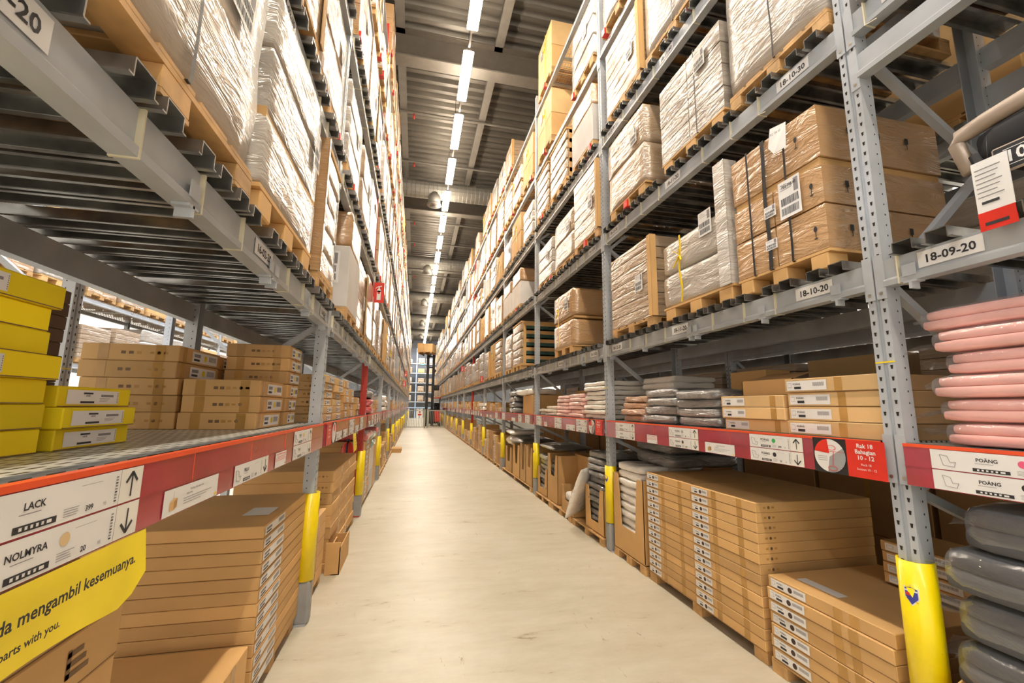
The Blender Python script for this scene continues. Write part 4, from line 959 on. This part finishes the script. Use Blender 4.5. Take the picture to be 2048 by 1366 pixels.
# left first bay floor
flat_pallet('L', 2.80, .06, .84, 'wooden pallet under the tall flat-box stack by left guard')
B60 = carton(.83, .84, .0565, tapes=(), side_print=False, lab=(.02, .42), label='small', dot=None)
stack(B60, 'L', 2.815, .045, .076, 13, .0588, 'long flat box with small label by left guard', 'flat boxes in the left stack', jit=.0015, seed=26)
b = MB(); b.box(-.09, .09, .05, .18, 0, .0012, 'paper'); o = obj('paper_slip', b, loc=W('L', 2.72, .076+13*.0588, .045), rz=ROT['L']); tag(o, 'clear-bagged paper slip on top of the left box stack', 'paper')
BL = carton(.80, .66, .25, 'card', 'tape', None, side_print=False, tapes=(.8,)); inst(BL, W('L', 1.93, .09, .045), ROT['L'], 'long low carton in front of the left box stack', 'cardboard box')
flat_pallet('L', 1.93, .06, .8, 'wooden pallet under the long low carton at left')
BK = carton(.88, .78, .118, 'card', 'tape', None, side_print=False, tapes=(.5,))
pm = MB()
for k in range(9):
    pm.fr(-.30+.0, -.22, .03, .09, -.0012, 'print_brown') if k == 0 else None
for x, m_ in ((-.22, 'print_brown'), (-.08, 'print_brown'), (.26, 'print_brown')):
    for dz in (0, .022, .044): pm.fr(x, x+.07-dz*.5, .03+dz, .042+dz, -.0014, m_)
    pm.fr(x, x+.012, .03, .09, -.0014, m_)
_b = MB(); bake((0, 0, [(0, BK[1]), (0, pm.mesh('m'))]), Matrix.Identity(4), _b); BKT = (BK[0], _b.mesh('cardboard_box'), [])
stack(BKT, 'L', .96, .075, .076, 8, .1195, 'large brown printed carton under yellow banner', 'large cartons under the banner', jit=.004, seed=27)
flat_pallet('L', .95, .09, .88, 'wooden pallet under the large printed cartons at far left')
# yellow banner hanging from the rail, lower edge curling
bn = MB(); N1 = 24; M1 = 8; vs = []
Yb0, Yb1 = .30, 1.235
for i in range(N1+1):
    for k in range(M1+1):
        u = i/N1; v = k/M1; hh = .155+.02*math.sin(u*5+1)
        if u > .9: hh -= .06*((u-.9)/.1)**2
        vs.append((Yb0+(Yb1-Yb0)*u-.03*v*(u > .5)*(u-.5), -.034-.012*v*math.sin(u*7)-.01*v, -v*hh))
bn.add(vs, [(i*(M1+1)+k, i*(M1+1)+k+1, (i+1)*(M1+1)+k+1, (i+1)*(M1+1)+k) for i in range(N1) for k in range(M1)], 'banner', True)
bn.text('anda mengambil kesemuanya.', .985, -.052, -.058, .030, 'ink', True); bn.text('sebahagian. Rujuk', .63, -.058, -.058, .030, 'ink', True)
bn.text('bring both parts with you.', .86, -.09, -.060, .019, 'ink', True)
bn.box(.60, .70, -.062, -.0615, -.150, -.138, 'ink')
o = obj('hanging_banner', bn, loc=(LX, 0, ZS-.166), rz=ROT['L']); tag(o, 'yellow printed banner hanging under the near left price rail', 'banner')
yp = MB(); yp.add([(-.11, -.035, 0), (.11, -.035, 0), (.10, -.05, -.10), (.085, -.06, -.17), (-.10, -.052, -.19)], [(4, 3, 2, 1, 0)], 'banner')
for k in range(4): yp.bar((-.08, -.053-.002*k, -.03-.03*k), (.07-.02*(k % 2), -.053-.002*k, -.025-.03*k), .001, .003, 'ink')
yp.text('16', .0, -.175, -.062, .05, 'ink', True)
o = obj('paper_sign', yp, loc=W('L', 4.85, ZS-.166, 0), rz=ROT['L']); tag(o, 'small yellow handwritten sheet hanging from the left price rail', 'sign')
# --- left second bay shelf and floor
LB = carton(.40, .62, .058, 'card_light', 'tape', 'small', 'ink', side_print=True, tapes=(), lab=(.38, .85))
stack(LB, 'L', 3.62, .03, ZS+.001, 6, .0595, 'pale flat carton right behind left grey post', 'pale cartons in the left second bay', jit=.014, seed=31)
stack(LB, 'L', 4.08, .03, ZS+.001, 6, .0595, 'pale flat carton in middle of left second bay', 'pale cartons in the left second bay', jit=.014, seed=32)
LB2 = carton(.30, .5, .072, 'card', 'tape', 'small', None, side_print=False, tapes=(), lab=(.4, .9))
stack(LB2, 'L', 4.55, .03, ZS+.001, 5, .0735, 'brown carton before the red post, nearer column', 'brown cartons before the red post', jit=.01, seed=33)
stack(LB2, 'L', 4.95, .03, ZS+.001, 4, .0735, 'brown carton before the red post, middle column', 'brown cartons before the red post', jit=.01, seed=34)
stack(LB2, 'L', 5.5, .03, ZS+.001, 3, .0735, 'brown carton before the red post, farther column', 'brown cartons before the red post', jit=.01, seed=35)
flat_pallet('L', 3.68, .05, .6, 'wooden pallet just behind the first left yellow guard')
LC = carton(.55, .7, .10, 'card', 'tape', None, side_print=False, tapes=(.5,))
stack(LC, 'L', 3.66, .03, .076, 5, .1015, 'printed brown carton behind first left yellow guard', 'cartons behind the first left guard', jit=.004, seed=36)
flat_pallet('L', 4.95, .03, 1.6, 'wooden pallet under the wide dark carton stack, left')
LD_ = carton(1.5, .80, .095, 'card', 'tape', None, side_print=True, tapes=(.3, .6))
stack(LD_, 'L', 4.92, .03, .076, 8, .0965, 'very wide brown carton between left guards', 'wide cartons between the left guards', jit=.008, seed=37)
ob = MB(); ob.box(-.26, .26, -.02, -.012, 0, .22, 'card'); ob.box(-.26, .26, -.02, .05, 0, .008, 'card'); ob.box(-.26, -.25, -.02, .10, 0, .26, 'card'); ob.box(.25, .26, -.02, .10, 0, .20, 'card')
o = obj('carton_tray', ob, loc=W('L', 4.35, .0, -.06), rz=ROT['L']); tag(o, 'torn low cardboard tray at floor by left cartons', 'cardboard tray')
# left third bay floor: labelled stack, white carton, red and teal textile bags
flat_pallet('L', 7.2, .03, 2.0, 'wooden pallet behind the second left yellow guard')
LE = carton(.80, .75, .070, 'card', None, 'small', None, side_print=False, tapes=(), lab=(.3, .75))
stack(LE, 'L', 6.72, .01, .076, 12, .071, 'flat box with white label past red post', 'flat boxes past the red post', jit=.006, seed=38)
LF = carton(.6, .75, .34, 'card_white', None, None, side_print=False, tapes=())
stack(LF, 'L', 7.5, .01, .076, 2, .342, 'white carton past red post near third guard', 'white cartons past the red post', jit=.004, seed=39)
pile('L', 7.25, .0, .935, 1, .10, .9, .6, 'bf_red', 'red bagged textile bundle under the left shelf', 'textile bundles', 90) if False else None
for n_, (Yq, zq, mq, w_, lab_) in enumerate([(6.75, .93, 'bf_red', .85, 'red plastic-wrapped textile bundle just past the red post'), (7.55, .765, 'bf_teal', .55, 'teal wrapped textile bundle on the white cartons'), (7.5, .89, 'bf_teal', .75, 'upper teal wrapped bundle under the left shelf'), (8.2, .93, 'bf_red', .5, 'second red wrapped bundle farther past the red post')]):
    bb = MB(); bb.soft(-w_/2, w_/2, 0, .5, 0, .115, mq, 8, .018, n_, .05, 6); o = obj('textile_bundle', bb, loc=W('L', Yq, zq, -.02), rz=ROT['L']); tag(o, lab_, 'textile bundle')
stack(carton(.5, .6, .42, 'card', None, None, False, side_print=False, tapes=()) if False else carton(.5, .6, .42, 'card', 'tape', None, side_print=False), 'L', 8.15, .01, .076, 2, .421, 'tall brown carton under the second red bundle', 'tall brown cartons', jit=.003, seed=40)
ob = MB(); ob.box(-.15, .15, -.35, .35, 0, .12, 'card', .004); ob.fr(-.12, .12, .12, .12, 0, 'card'); o = obj('cardboard_box', ob, loc=(-.50, 14.1, 0)); tag(o, 'lone carton lying on the aisle floor by far left guards', 'cardboard box')
# shelf piles further along
def bags(side, Y, z, mats, lab, n, w=.6, seed=0, inset=.0):
    rr = random.Random(seed)
    for k in range(n):
        bb = MB(); bb.soft(-w/2, w/2, 0, .55, 0, .11, mats[k % len(mats)], 8, .025, seed+k, .05, 6)
        o = obj('wrapped_bundle', bb, loc=W(side, Y+rr.uniform(-.04, .04), z+k*.112, inset), rz=ROT[side]+rr.uniform(-.1, .1)); tag(o, '%s, %s' % (lab, 'lowest' if k == 0 else 'next above the lowest' if k == 1 else 'number %s up' % CARD[k+1] if k+1 < 6 else 'topmost'), 'wrapped bundle')
bags('L', 6.7, ZS, ['bf_red', 'bf_red', 'bf_grey'], 'crumpled bagged bundle on left shelf past red post', 3, .6, 5, -.03)
bags('L', 9.6, ZS, ['bf_white', 'bf_white', 'bf_white'], 'white crumpled bundle on left fourth-bay shelf', 3, .5, 6, -.04)
bags('R', 8.75, ZS, ['bf_grey'], 'dark crinkled bundle on right fourth-bay shelf', 4, .7, 7, -.03)
ob = MB(); ob.box(-.34, .34, 0, .6, 0, .34, 'card', .004); o = obj('cardboard_box', ob, loc=W('R', 7.6, ZS, .02), rz=ROT['R']); tag(o, 'big brown carton on right shelf past the third post', 'cardboard box')
bags('R', 7.75, ZS+.345, ['bf_white'], 'white bag draped over big shelf carton', 1, .8, 8, -.05)
bags('R', 12.9, ZS, ['bf_cream', 'bf_cream'], 'cream bundle on right sixth-bay shelf', 2, 1.0, 9, -.03)
# floor of right fourth bay: tall brown display cartons and cushions
flat_pallet('R', 8.45, -.02, 2.5, 'long wooden pallet run past the third yellow guard')
disp('R', 7.42, .42, .64, .14, .30, 'tall plain display carton right behind the third guard', d=.7)
disp('R', 7.86, .42, .66, .14, .20, 'tall display carton, second behind the third guard', d=.7)
disp('R', 8.40, .58, .60, .16, .24, 'display carton with cushions drooping over it', d=.7)
disp('R', 9.10, .60, .50, .20, .20, 'display carton beside the fourth yellow guard', d=.7)
bb = MB(); pillow(bb, .8, .7, .13, 0, 'bf_grey', seed=5); o = obj('cushion', bb, loc=W('R', 8.40, .70, -.02), rz=ROT['R']+.1); tag(o, 'large grey bagged cushion over display cartons, fourth bay', 'cushion')
bb = MB(); pillow(bb, .8, .7, .13, 0, 'bf_white', seed=6); o = obj('cushion', bb, loc=W('R', 9.0, .83, -.04), rz=ROT['R']-.1); tag(o, 'large pale bagged cushion topping the fourth bay heap', 'cushion')
bb = MB(); pillow(bb, .56, .6, .22, 0, 'bf_cream', seed=7); o = obj('cushion', bb, loc=W('R', 9.12, .60, .0), rz=ROT['R']); tag(o, 'cream cushion squeezed into the carton by fourth guard', 'cushion')
# generic carton stacks for the following bays
GT = [carton(w, .62, h, m, 'tape', lb, dt, side_print=False, tapes=tp, lab=(.3, .7)) for w, h, m, lb, dt, tp in
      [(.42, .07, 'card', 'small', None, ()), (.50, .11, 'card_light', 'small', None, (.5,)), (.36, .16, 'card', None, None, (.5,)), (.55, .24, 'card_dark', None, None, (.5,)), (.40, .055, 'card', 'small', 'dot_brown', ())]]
GW = [.42, .50, .36, .55, .40]; GH = [.07, .11, .16, .24, .055]
RB_ = MB(); made = 0
for j in range(2, NB):
    for side in 'RL':
        if side == 'L' and j == 2: zs = ((ZS+.001, .42, 'shelf', 7.3),)
        elif side == 'R' and j == 2: continue
        else: zs = ((ZS+.001, .42, 'shelf', None), (.078, .86, 'floor', None))
        for z0, hm, wh, ys in zs:
            rr = random.Random(j*17+ord(side)+int(z0*10)); Yc = bayc(side, j); y = ys or Yc-1.28
            if (side, j, wh) == ('R', 4, 'shelf'): y = Yc-.3
            if (side, j, wh) == ('L', 3, 'shelf'): y = 9.95
            q = j+2 if side == 'R' else j+1; ci = 0
            while y < Yc+.9:
                k = rr.randrange(5)
                if wh == 'floor' and rr.random() < .5: k = 3 if rr.random() < .5 else 0
                w = GW[k]; 
                if y+w > Yc+1.30: break
                H = hm*rr.uniform(.45, 1); n = max(1, int(H/(GH[k]+.0012))); ci += 1
                for i in range(n):
                    loc = W(side, y+w/2+rr.uniform(-.006, .006), z0+i*(GH[k]+.0012), .02+rr.uniform(-.01, .01)+(0 if wh == 'shelf' else -.02))
                    if j <= 6 and made < 210:
                        made += 1
                        inst(GT[k], loc, ROT[side], '%s carton, %s rack bay %s %s, column %s, %s' % (['thin brown', 'pale brown', 'deep brown', 'large brown', 'slim dotted'][k], SIDE[side], NUM[q], wh, NUM[ci], 'lowest' if i == 0 else 'box '+NUM[i+1]+' up'), 'cardboard box', 'cartons in the farther bays')
                    else: bake((0, 0, [(0, GT[k][1])]+[(0, p[1]) for p in GT[k][2]]), Matrix.Translation(loc) @ Matrix.Rotation(ROT[side], 4, 'Z'), RB_)
                y += w+rr.choice([.01, .03, .12])
print('GEN', made)
tag(obj('far_cartons', RB_), 'countless small cartons stacked along the far bays of both racks', 'cardboard box', None, 'stuff')
b = MB()
for side in 'RL':
    for j in range(3, NB):
        Yc = bayc(side, j)
        for yy in (-.9, 0, .9):
            p = W(side, Yc+yy, 0); x0, x1 = sorted((p[0]+(-.02 if side == 'R' else .02), p[0]+(.8 if side == 'R' else -.8)))
            b.box(x0, x1, Yc+yy-.42, Yc+yy+.42, .062, .075, 'wood')
            for q in (-.42, -.05, .32): b.box(x0, x1, Yc+yy+q, Yc+yy+q+.1, 0, .062, 'wood')
tag(obj('far_floor_pallets', b), 'rows of wooden pallets on the floor under far cartons', 'pallet', None, 'stuff')
# ------------------------------------------------------------------ extinguisher signs
def ext_sign(X, Y, Z, s, lab):
    b = MB(); b.box(-.07*s, .07*s, 0, .004, 0, .285*s, 'red'); w = .07*s
    b.quad((-w, 0, 0), (-w, .09*s, 0), (-w, .09*s, .285*s), (-w, 0, .285*s), 'red')
    y = -.0012
    b.box(-.026*s, .026*s, y, y+.0004, .04*s, .17*s, 'paper'); b.disc(0, .17*s, y, .026*s, 'paper', 16)
    b.fr(-.010*s, .010*s, .19*s, .225*s, y, 'paper'); b.bar((-.01*s, y, .222*s), (.035*s, y, .238*s), .001, .012*s, 'paper')
    b.bar((.0, y, .235*s), (-.045*s, y, .20*s), .001, .009*s, 'paper'); b.bar((-.045*s, y, .20*s), (-.045*s, y, .16*s), .001, .009*s, 'paper')
    b.fr(-.016*s, .016*s, .125*s, .15*s, y-.0008, 'red')
    o = obj('fire_extinguisher_sign', b, loc=(X, Y, Z)); tag(o, lab, 'sign', 'red fire extinguisher signs')
ext_sign(-.552, 5.93, 2.82, 1, 'red extinguisher sign on the left rack red upright')
ext_sign(1.90, 12.5, 2.14, .6, 'small red extinguisher sign on the right rack second tier')
ext_sign(1.93, 18.15, 2.9, .8, 'red extinguisher sign on the far right red upright')
ext_sign(-.56, 24.0, 3.0, 1.1, 'red extinguisher sign far along the left rack, upper')
ext_sign(-.56, 21.5, 2.35, 1, 'red extinguisher sign far along the left rack, lower')
# fire extinguisher at foot of the red upright
b = MB(); b.tube([(0, 0, 0), (0, 0, .02), (0, 0, .38), (0, 0, .44), (0, 0, .47)], [.06, .075, .075, .05, .02], 'red', 14); e = obj('fire_extinguisher', b, loc=(LX-.16, 5.85, .50)); tag(e, 'red fire extinguisher beside the left red upright', 'fire extinguisher')
b = MB(); b.tube([(0, -.02, .47), (0, -.09, .42), (0, -.10, .2)], .012, 'black', 8); obj('hose', b, e)
b = MB(); b.box(-.012, .012, -.06, .06, .48, .50, 'black'); b.box(-.02, .02, -.02, .02, .46, .49, 'black'); obj('handle', b, e)
b = MB(); b.box(-.09, .09, -.01, .10, -.03, 0, 'redpost'); b.box(-.09, .09, .08, .10, 0, .4, 'redpost'); obj('bracket', b, e)
# ------------------------------------------------------------------ gate across the aisle
def leaf(x0, x1, Y, lab, sign):
    r = obj('gate_leaf', None, loc=((x0+x1)/2, Y, 0)); tag(r, lab, 'gate', 'leaves of the barrier gate'); w = (x1-x0)/2
    b = MB()
    for z in (.06, 1.12): b.box(-w, w, -.025, .025, z-.025, z+.025, 'gatepaint')
    for x in (-w, w): b.box(x-.028, x+.028, -.028, .028, .03, 1.15, 'gatepaint')
    obj('gate_frame', b, r); n = int(2*w/.10)
    for k in range(1, n):
        b = MB(); x = -w+2*w*k/n; b.tube([(x, 0, .06), (x, 0, 1.12)], .012, 'gatepaint', 6); obj('gate_bar', b, r)
    if sign:
        b = MB(); b.box(.32*w, .72*w, -.035, -.03, .88, 1.14, 'paper'); b.box(.30*w, .74*w, -.036, -.03, .80, .90, 'red'); b.disc(.52*w, 1.02, -.0365, .06, 'red', 14); b.fr(.43*w, .61*w, 1.01, 1.03, -.0372, 'paper'); obj('gate_sign', b, r, label='white and red no-entry sign')
leaf(-.47, .58, 28.5, 'left leaf of grey barred gate with red sign', True)
leaf(.90, 1.90, 28.5, 'right leaf of grey barred gate before the forklift', False)
for x, l in ((.66, 'left of the two grey posts in middle of gate'), (.83, 'right of the two grey posts in middle of gate'), (-.56, 'slim grey gate post against the left rack'), (1.98, 'slim grey gate post against the right rack')):
    b = MB(); b.box(-.04, .04, -.04, .04, 0, 1.2, 'gatepaint', .006); b.box(-.07, .07, -.07, .07, 0, .012, 'gatepaint'); o = obj('gate_post', b, loc=(x, 28.5, 0)); tag(o, l, 'gate post', 'gate posts')
# ------------------------------------------------------------------ reach truck behind the gate
t = obj('forklift', None, loc=(1.22, 32, 0)); tag(t, 'black and red reach truck with raised mast behind gate', 'forklift')
def fork(name, f, lab=None):
    b = MB(); f(b); obj(name, b, t, label=lab)
fork('body', lambda b: (b.box(-.45, .60, .3, 1.7, .12, 1.0, 'truckblack', .05), b.box(.20, .62, .1, 1.75, .25, 1.12, 'red', .05), b.box(-.45, .62, 1.2, 1.7, 1.0, 1.15, 'truckblack', .04)), 'black body with red side panels')
for nm, x in (('mast_rail', -.40), ('mast_rail', .02)):
    fork(nm, lambda b, x=x: (b.box(x-.10, x+.10, -.10, .06, .1, 5.15 if x < -.2 else 6.0, 'truckblack'), b.box(x-.03, x+.03, -.13, -.10, .1, 5.1, 'black')))
fork('mast_crossbar', lambda b: [b.box(-.45, .1, .0, .05, z, z+.10, 'truckblack') for z in (.5, 1.6, 2.9, 4.2, 5.0)])
fork('mast_motor', lambda b: (b.box(.1, .48, -.12, .15, 2.55, 2.95, 'truckblack', .04), b.box(.0, .2, -.12, .05, 3.9, 4.1, 'truckblack', .03)))
for x in (-.5, .46): fork('outrigger', lambda b, x=x: b.box(x, x+.12, -1.0, .4, .05, .22, 'truckblack', .02))
for x, y in ((-.44, -.85), (.52, -.85), (.1, 1.4)):
    fork('wheel', lambda b, x=x, y=y: b.tube([(x-.06, y, .12), (x+.06, y, .12)], .12, 'black', 16))
fork('overhead_guard', lambda b: (b.box(-.1, .66, .15, 1.3, 1.98, 2.04, 'red', .01), [b.bar((x, y, 1.05), (x, y, 2.0), .05, .05, 'truckblack') for x, y in ((.6, .25), (.6, 1.25), (.0, 1.25))]), 'red overhead guard')
fork('seat', lambda b: (b.soft(.2, .6, .5, .95, 1.0, 1.15, 'fabric_black', 5, .01, 1, .04), b.soft(.2, .6, .9, 1.05, 1.1, 1.65, 'fabric_black', 5, .01, 2, .04)))
fork('steering_column', lambda b: (b.tube([(.35, .35, 1.0), (.3, .45, 1.35)], .03, 'black', 8), b.tube([(.18+.12*math.cos(a*.52)+.12, .45+.12*math.sin(a*.52), 1.36) for a in range(13)], .012, 'black', 6)))
fork('fork_arm', lambda b: [b.box(x-.05, x+.05, -1.15, .0, 5.08, 5.13, 'truckblack') for x in (-.75, -.25)])
b = MB(); 
for x in (-.6, -.15, .3): b.box(x-.06, x+.06, -.6, .6, 0, .09, 'card_dark')
b.box(-.68, .42, -.6, .6, .09, .11, 'card'); b.box(-.68, -.22, -.6, .6, .11, .74, 'card', .01); b.box(-.215, .42, -.62, .6, .11, .70, 'card_light', .01)
o = obj('lifted_carton_load', b, loc=(.82, 31.3, 5.135), rz=-.28); tag(o, 'brown cartons held high on the reach truck forks', 'pallet load')
# ------------------------------------------------------------------ display armchair on the right shelf (tier two)
ch = obj('display_armchair', None, loc=(RX, 0, LEV['R'][2]+.05)); tag(ch, 'dark display armchair with beige armrest above the pink cushions', 'armchair')
b = MB(); b.tube([(.05, 1.09, .20), (.05, 1.115, .33), (.05, 1.10, .36), (.05, 1.02, .375), (.05, .6, .43), (.05, .2, .44)], [.022, .026, .030, .032, .032, .03], 'bentwood', 10); obj('armrest', b, ch, label='beige bent armrest')
b = MB(); b.tube([(.62, 1.09, .20), (.62, 1.12, .33), (.62, 1.02, .375), (.62, .2, .44)], .03, 'bentwood', 10); obj('armrest', b, ch, label='beige bent armrest')
b = MB(); b.soft(.03, .66, .25, 1.07, .20, .36, 'fabric_black', 8, .01, 4, .06); obj('seat', b, ch, label='black padded seat')
b = MB(); b.soft(.05, .62, -.1, .35, .25, .85, 'fabric_black', 8, .01, 5, .06); obj('backrest', b, ch)
for x in (.05, .62):
    b = MB(); b.tube([(x, 1.07, .26), (x, 1.03, .1), (x, .98, .015), (x, .4, .012)], .018, 'fabric_black', 8); obj('leg', b, ch)
b = MB(); b.box(-.075, -.072, .915, 1.04, .0, .235, 'paper'); b.box(-.0762, -.072, .915, 1.04, -.035, .035, 'red')
def yz(b, y0, y1, z0, z1, m, x=-.0768): b.add([(x, y1, z0), (x, y0, z0), (x, y0, z1), (x, y1, z1)], [(0, 1, 2, 3)], m)
yz(b, .94, 1.02, -.018, -.006, 'ink')
for k in range(7): yz(b, .94+.01*(k % 3), 1.03, .20-.018*k, .204-.018*k, 'ink_soft')
yz(b, .96, 1.02, .065, .075, 'ink'); b.tube([(-.073, .98, .235), (-.04, .99, .34)], .002, 'black', 5)
me = b.mesh('price_ticket'); obj('price_ticket', me, ch, loc=(.012, .215, -.045), scale=(1, .78, .95), label='white hanging ticket with orange-red foot')
b = MB(); b.box(0, .012, -.062, .062, -.05, .05, 'bentwood', .005); b.box(-.001, 0, -.055, .055, -.043, .043, 'black')
bt = MB(); bt.text('10', 0, -.018, 0, .058, 'paper', True); bt.fr(-.03, .03, .028, .030, 0, 'paper'); bt.fr(-.03, .03, -.030, -.028, 0, 'paper')
b.merge(bt, Matrix.Translation((-.002, 0, 0)) @ Matrix.Rotation(-math.pi/2, 4, 'Z')); o = obj('warranty_badge', b, ch, loc=(-.045, .955-.04, .16), label='dark badge reading 10')
# ------------------------------------------------------------------ racks behind, back to back, and across the next aisle
def back_row(X, sgn, tone, where, js, levels, full=True, boxes=True):
    face = -math.pi/2 if sgn > 0 else math.pi/2      # open towards our aisle side
    for k in js:
        Y = RY0+PITCH*k if X > 0 else LY0+PITCH*k
        yl = Y+.08 if sgn > 0 else Y
        inst(('upright_frame', None, UP_G), (X, yl, 0), face, '%s upright frame of the rack %s, %s' % ('grey', where, NUM[k+2]), 'rack frame', 'upright frames of hidden racks')
        Yc = Y+PITCH/2+.04
        for lv in levels:
            Z = {1: 1.2, 2: 2.09, 3: 3.3, 4: 4.5, 5: 5.66}[lv]
            r = obj('rack_shelf', None, loc=(X, Yc, Z), rz=face); tag(r, 'storage shelf tier %s of the rack %s, %s' % (CARD[lv], where, NUM[k+2]), 'rack shelf', 'tiers of hidden racks')
            obj('front_beam', FBS if tone == 'mesh' else FB, r); obj('rear_beam', RBS if tone == 'mesh' else RB, r)
            if tone == 'mesh': obj('wire_mesh', WIRES, r); obj('cross_bar', CROSS, r)
            else: obj('support_bars', BARS, r)
            rr = random.Random(k*5+lv+int(X*3))
            if boxes:
                for s, xo in enumerate((-.9, 0, .9)):
                    if rr.random() < boxes: continue
                    kk = rr.choice(['film_brown', 'plain_box', 'film_white', 'film_tan'])
                    inst((T[kk][0], None, T[kk][2][:2]), (X, Yc+xo, Z+.047), face, '%s, rack %s tier %s %s, place %s' % (T[kk][3], where, CARD[lv], NUM[k+2], CARD[s+1]), 'pallet load', 'loads on hidden racks', (1, 1, rr.uniform(.75, 1.0) if lv > 1 else .7))
back_row(3.54, 1, 'bars', 'behind right', range(-1, 4), (1, 2, 3), boxes=.15)
back_row(-2.2, -1, 'mesh', 'behind left', range(0, 5), (3, 4), boxes=.45)
back_row(-5.9, -1, 'mesh', 'across next aisle', range(0, 6), (2, 3, 4, 5), boxes=.12)
# floor-level brown cartons filling the dark behind the right rack
for k in range(-1, 4):
    Yc = RY0+PITCH*k+1.44
    for s, xo in enumerate((-.9, 0, .9)):
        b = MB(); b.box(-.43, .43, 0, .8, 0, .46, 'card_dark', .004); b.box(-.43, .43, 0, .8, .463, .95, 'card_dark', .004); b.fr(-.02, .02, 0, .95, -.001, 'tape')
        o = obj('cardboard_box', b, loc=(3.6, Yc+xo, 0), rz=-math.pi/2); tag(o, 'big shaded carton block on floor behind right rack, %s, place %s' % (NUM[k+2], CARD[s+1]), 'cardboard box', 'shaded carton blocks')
# ------------------------------------------------------------------ cross rack at the far end
for n, X in enumerate([-2.7, .02, 2.75, 5.5]):
    b = MB(); b.box(X-.06, X+.06, 50, 50.08, 0, 8.0, 'bluepaint'); b.box(X-.05, X+.05, 51.0, 51.08, 0, 8.0, 'racksteel')
    o = obj('upright_frame', b); tag(o, 'pale blue upright of the end rack, %s from left' % NUM[n+1], 'rack frame', 'end rack uprights')
for n, Z in enumerate([1.25, 1.9, 2.98, 4.06, 5.16, 6.26]):
    b = MB(); b.box(-4, 6, 49.98, 50.04, Z-.12, Z, 'bluepaint' if n == 0 else 'racksteel'); b.box(-4, 6, 51.0, 51.05, Z-.12, Z, 'racksteel'); b.box(-4, 6, 50.04, 51.0, Z-.03, Z-.01, 'galv')
    o = obj('rack_shelf', b); tag(o, 'long shelf across the end of aisle, tier %s' % CARD[n+1], 'rack shelf', 'end rack shelves')
    rr = random.Random(n+5)
    for s, X in enumerate([-.85, .55, 1.45, 2.3]):
        if Z == 1.25: continue
        kk = rr.choice(['film_tan', 'film_white', 'plain_box', 'film_tan2', 'film_white2'])
        inst((T[kk][0], None, T[kk][2][:2]), (X, 50.03, Z), 0, '%s at the end rack, tier %s, place %s' % (T[kk][3], CARD[n+1], CARD[s+1]), 'pallet load', 'end rack loads', (.95, 1, rr.uniform(.5, .85)))
for n, X in enumerate([-.75, .35, .75, 1.5]):
    b = MB(); b.box(X-.17, X+.17, 50.1, 50.7, 0, 1.1, 'card_white', .02); o = obj('white_carton', b); tag(o, 'tall white carton at the foot of end rack, %s' % NUM[n+1], 'cardboard box', 'white cartons at the end rack')
b = MB(); b.box(.48, .86, 49.9, 49.96, 6.08, 6.24, 'exit_green'); b.text('EXIT', .67, 6.12, 49.895, .1, 'paper', True); o = obj('exit_sign', b); tag(o, 'small green sign on upper end rack shelf', 'sign')
# ------------------------------------------------------------------ lights and world
def area(name, loc, rot, sx, sy_, e, c):
    l = bpy.data.lights.new(name, 'AREA'); l.shape = 'RECTANGLE'; l.size = sx; l.size_y = sy_; l.energy = e; l.color = c
    o = bpy.data.objects.new(name, l); COL.objects.link(o); o.location = loc; o.rotation_euler = rot; return o
area('next_aisle_lamps_left', (-4.4, 14, 7.9), (0, 0, 0), .3, 34, 2400, (.92, .95, 1))
area('next_aisle_lamps_right', (5.9, 14, 7.9), (0, 0, 0), .3, 34, 300, (1, .88, .7))
area('cross_aisle_lamps', (1, 48.4, 8.6), (0, 0, 0), 9, 1.6, 600, (.86, .93, 1))
w = bpy.data.worlds.new('world'); SC.world = w; w.use_nodes = True
w.node_tree.nodes['Background'].inputs[0].default_value = (1, .90, .76, 1); w.node_tree.nodes['Background'].inputs[1].default_value = 1.15
vs_ = SC.view_settings; vs_.view_transform = 'Standard'; vs_.look = 'None'; vs_.gamma = 1; vs_.use_curve_mapping = False; vs_.exposure = .52
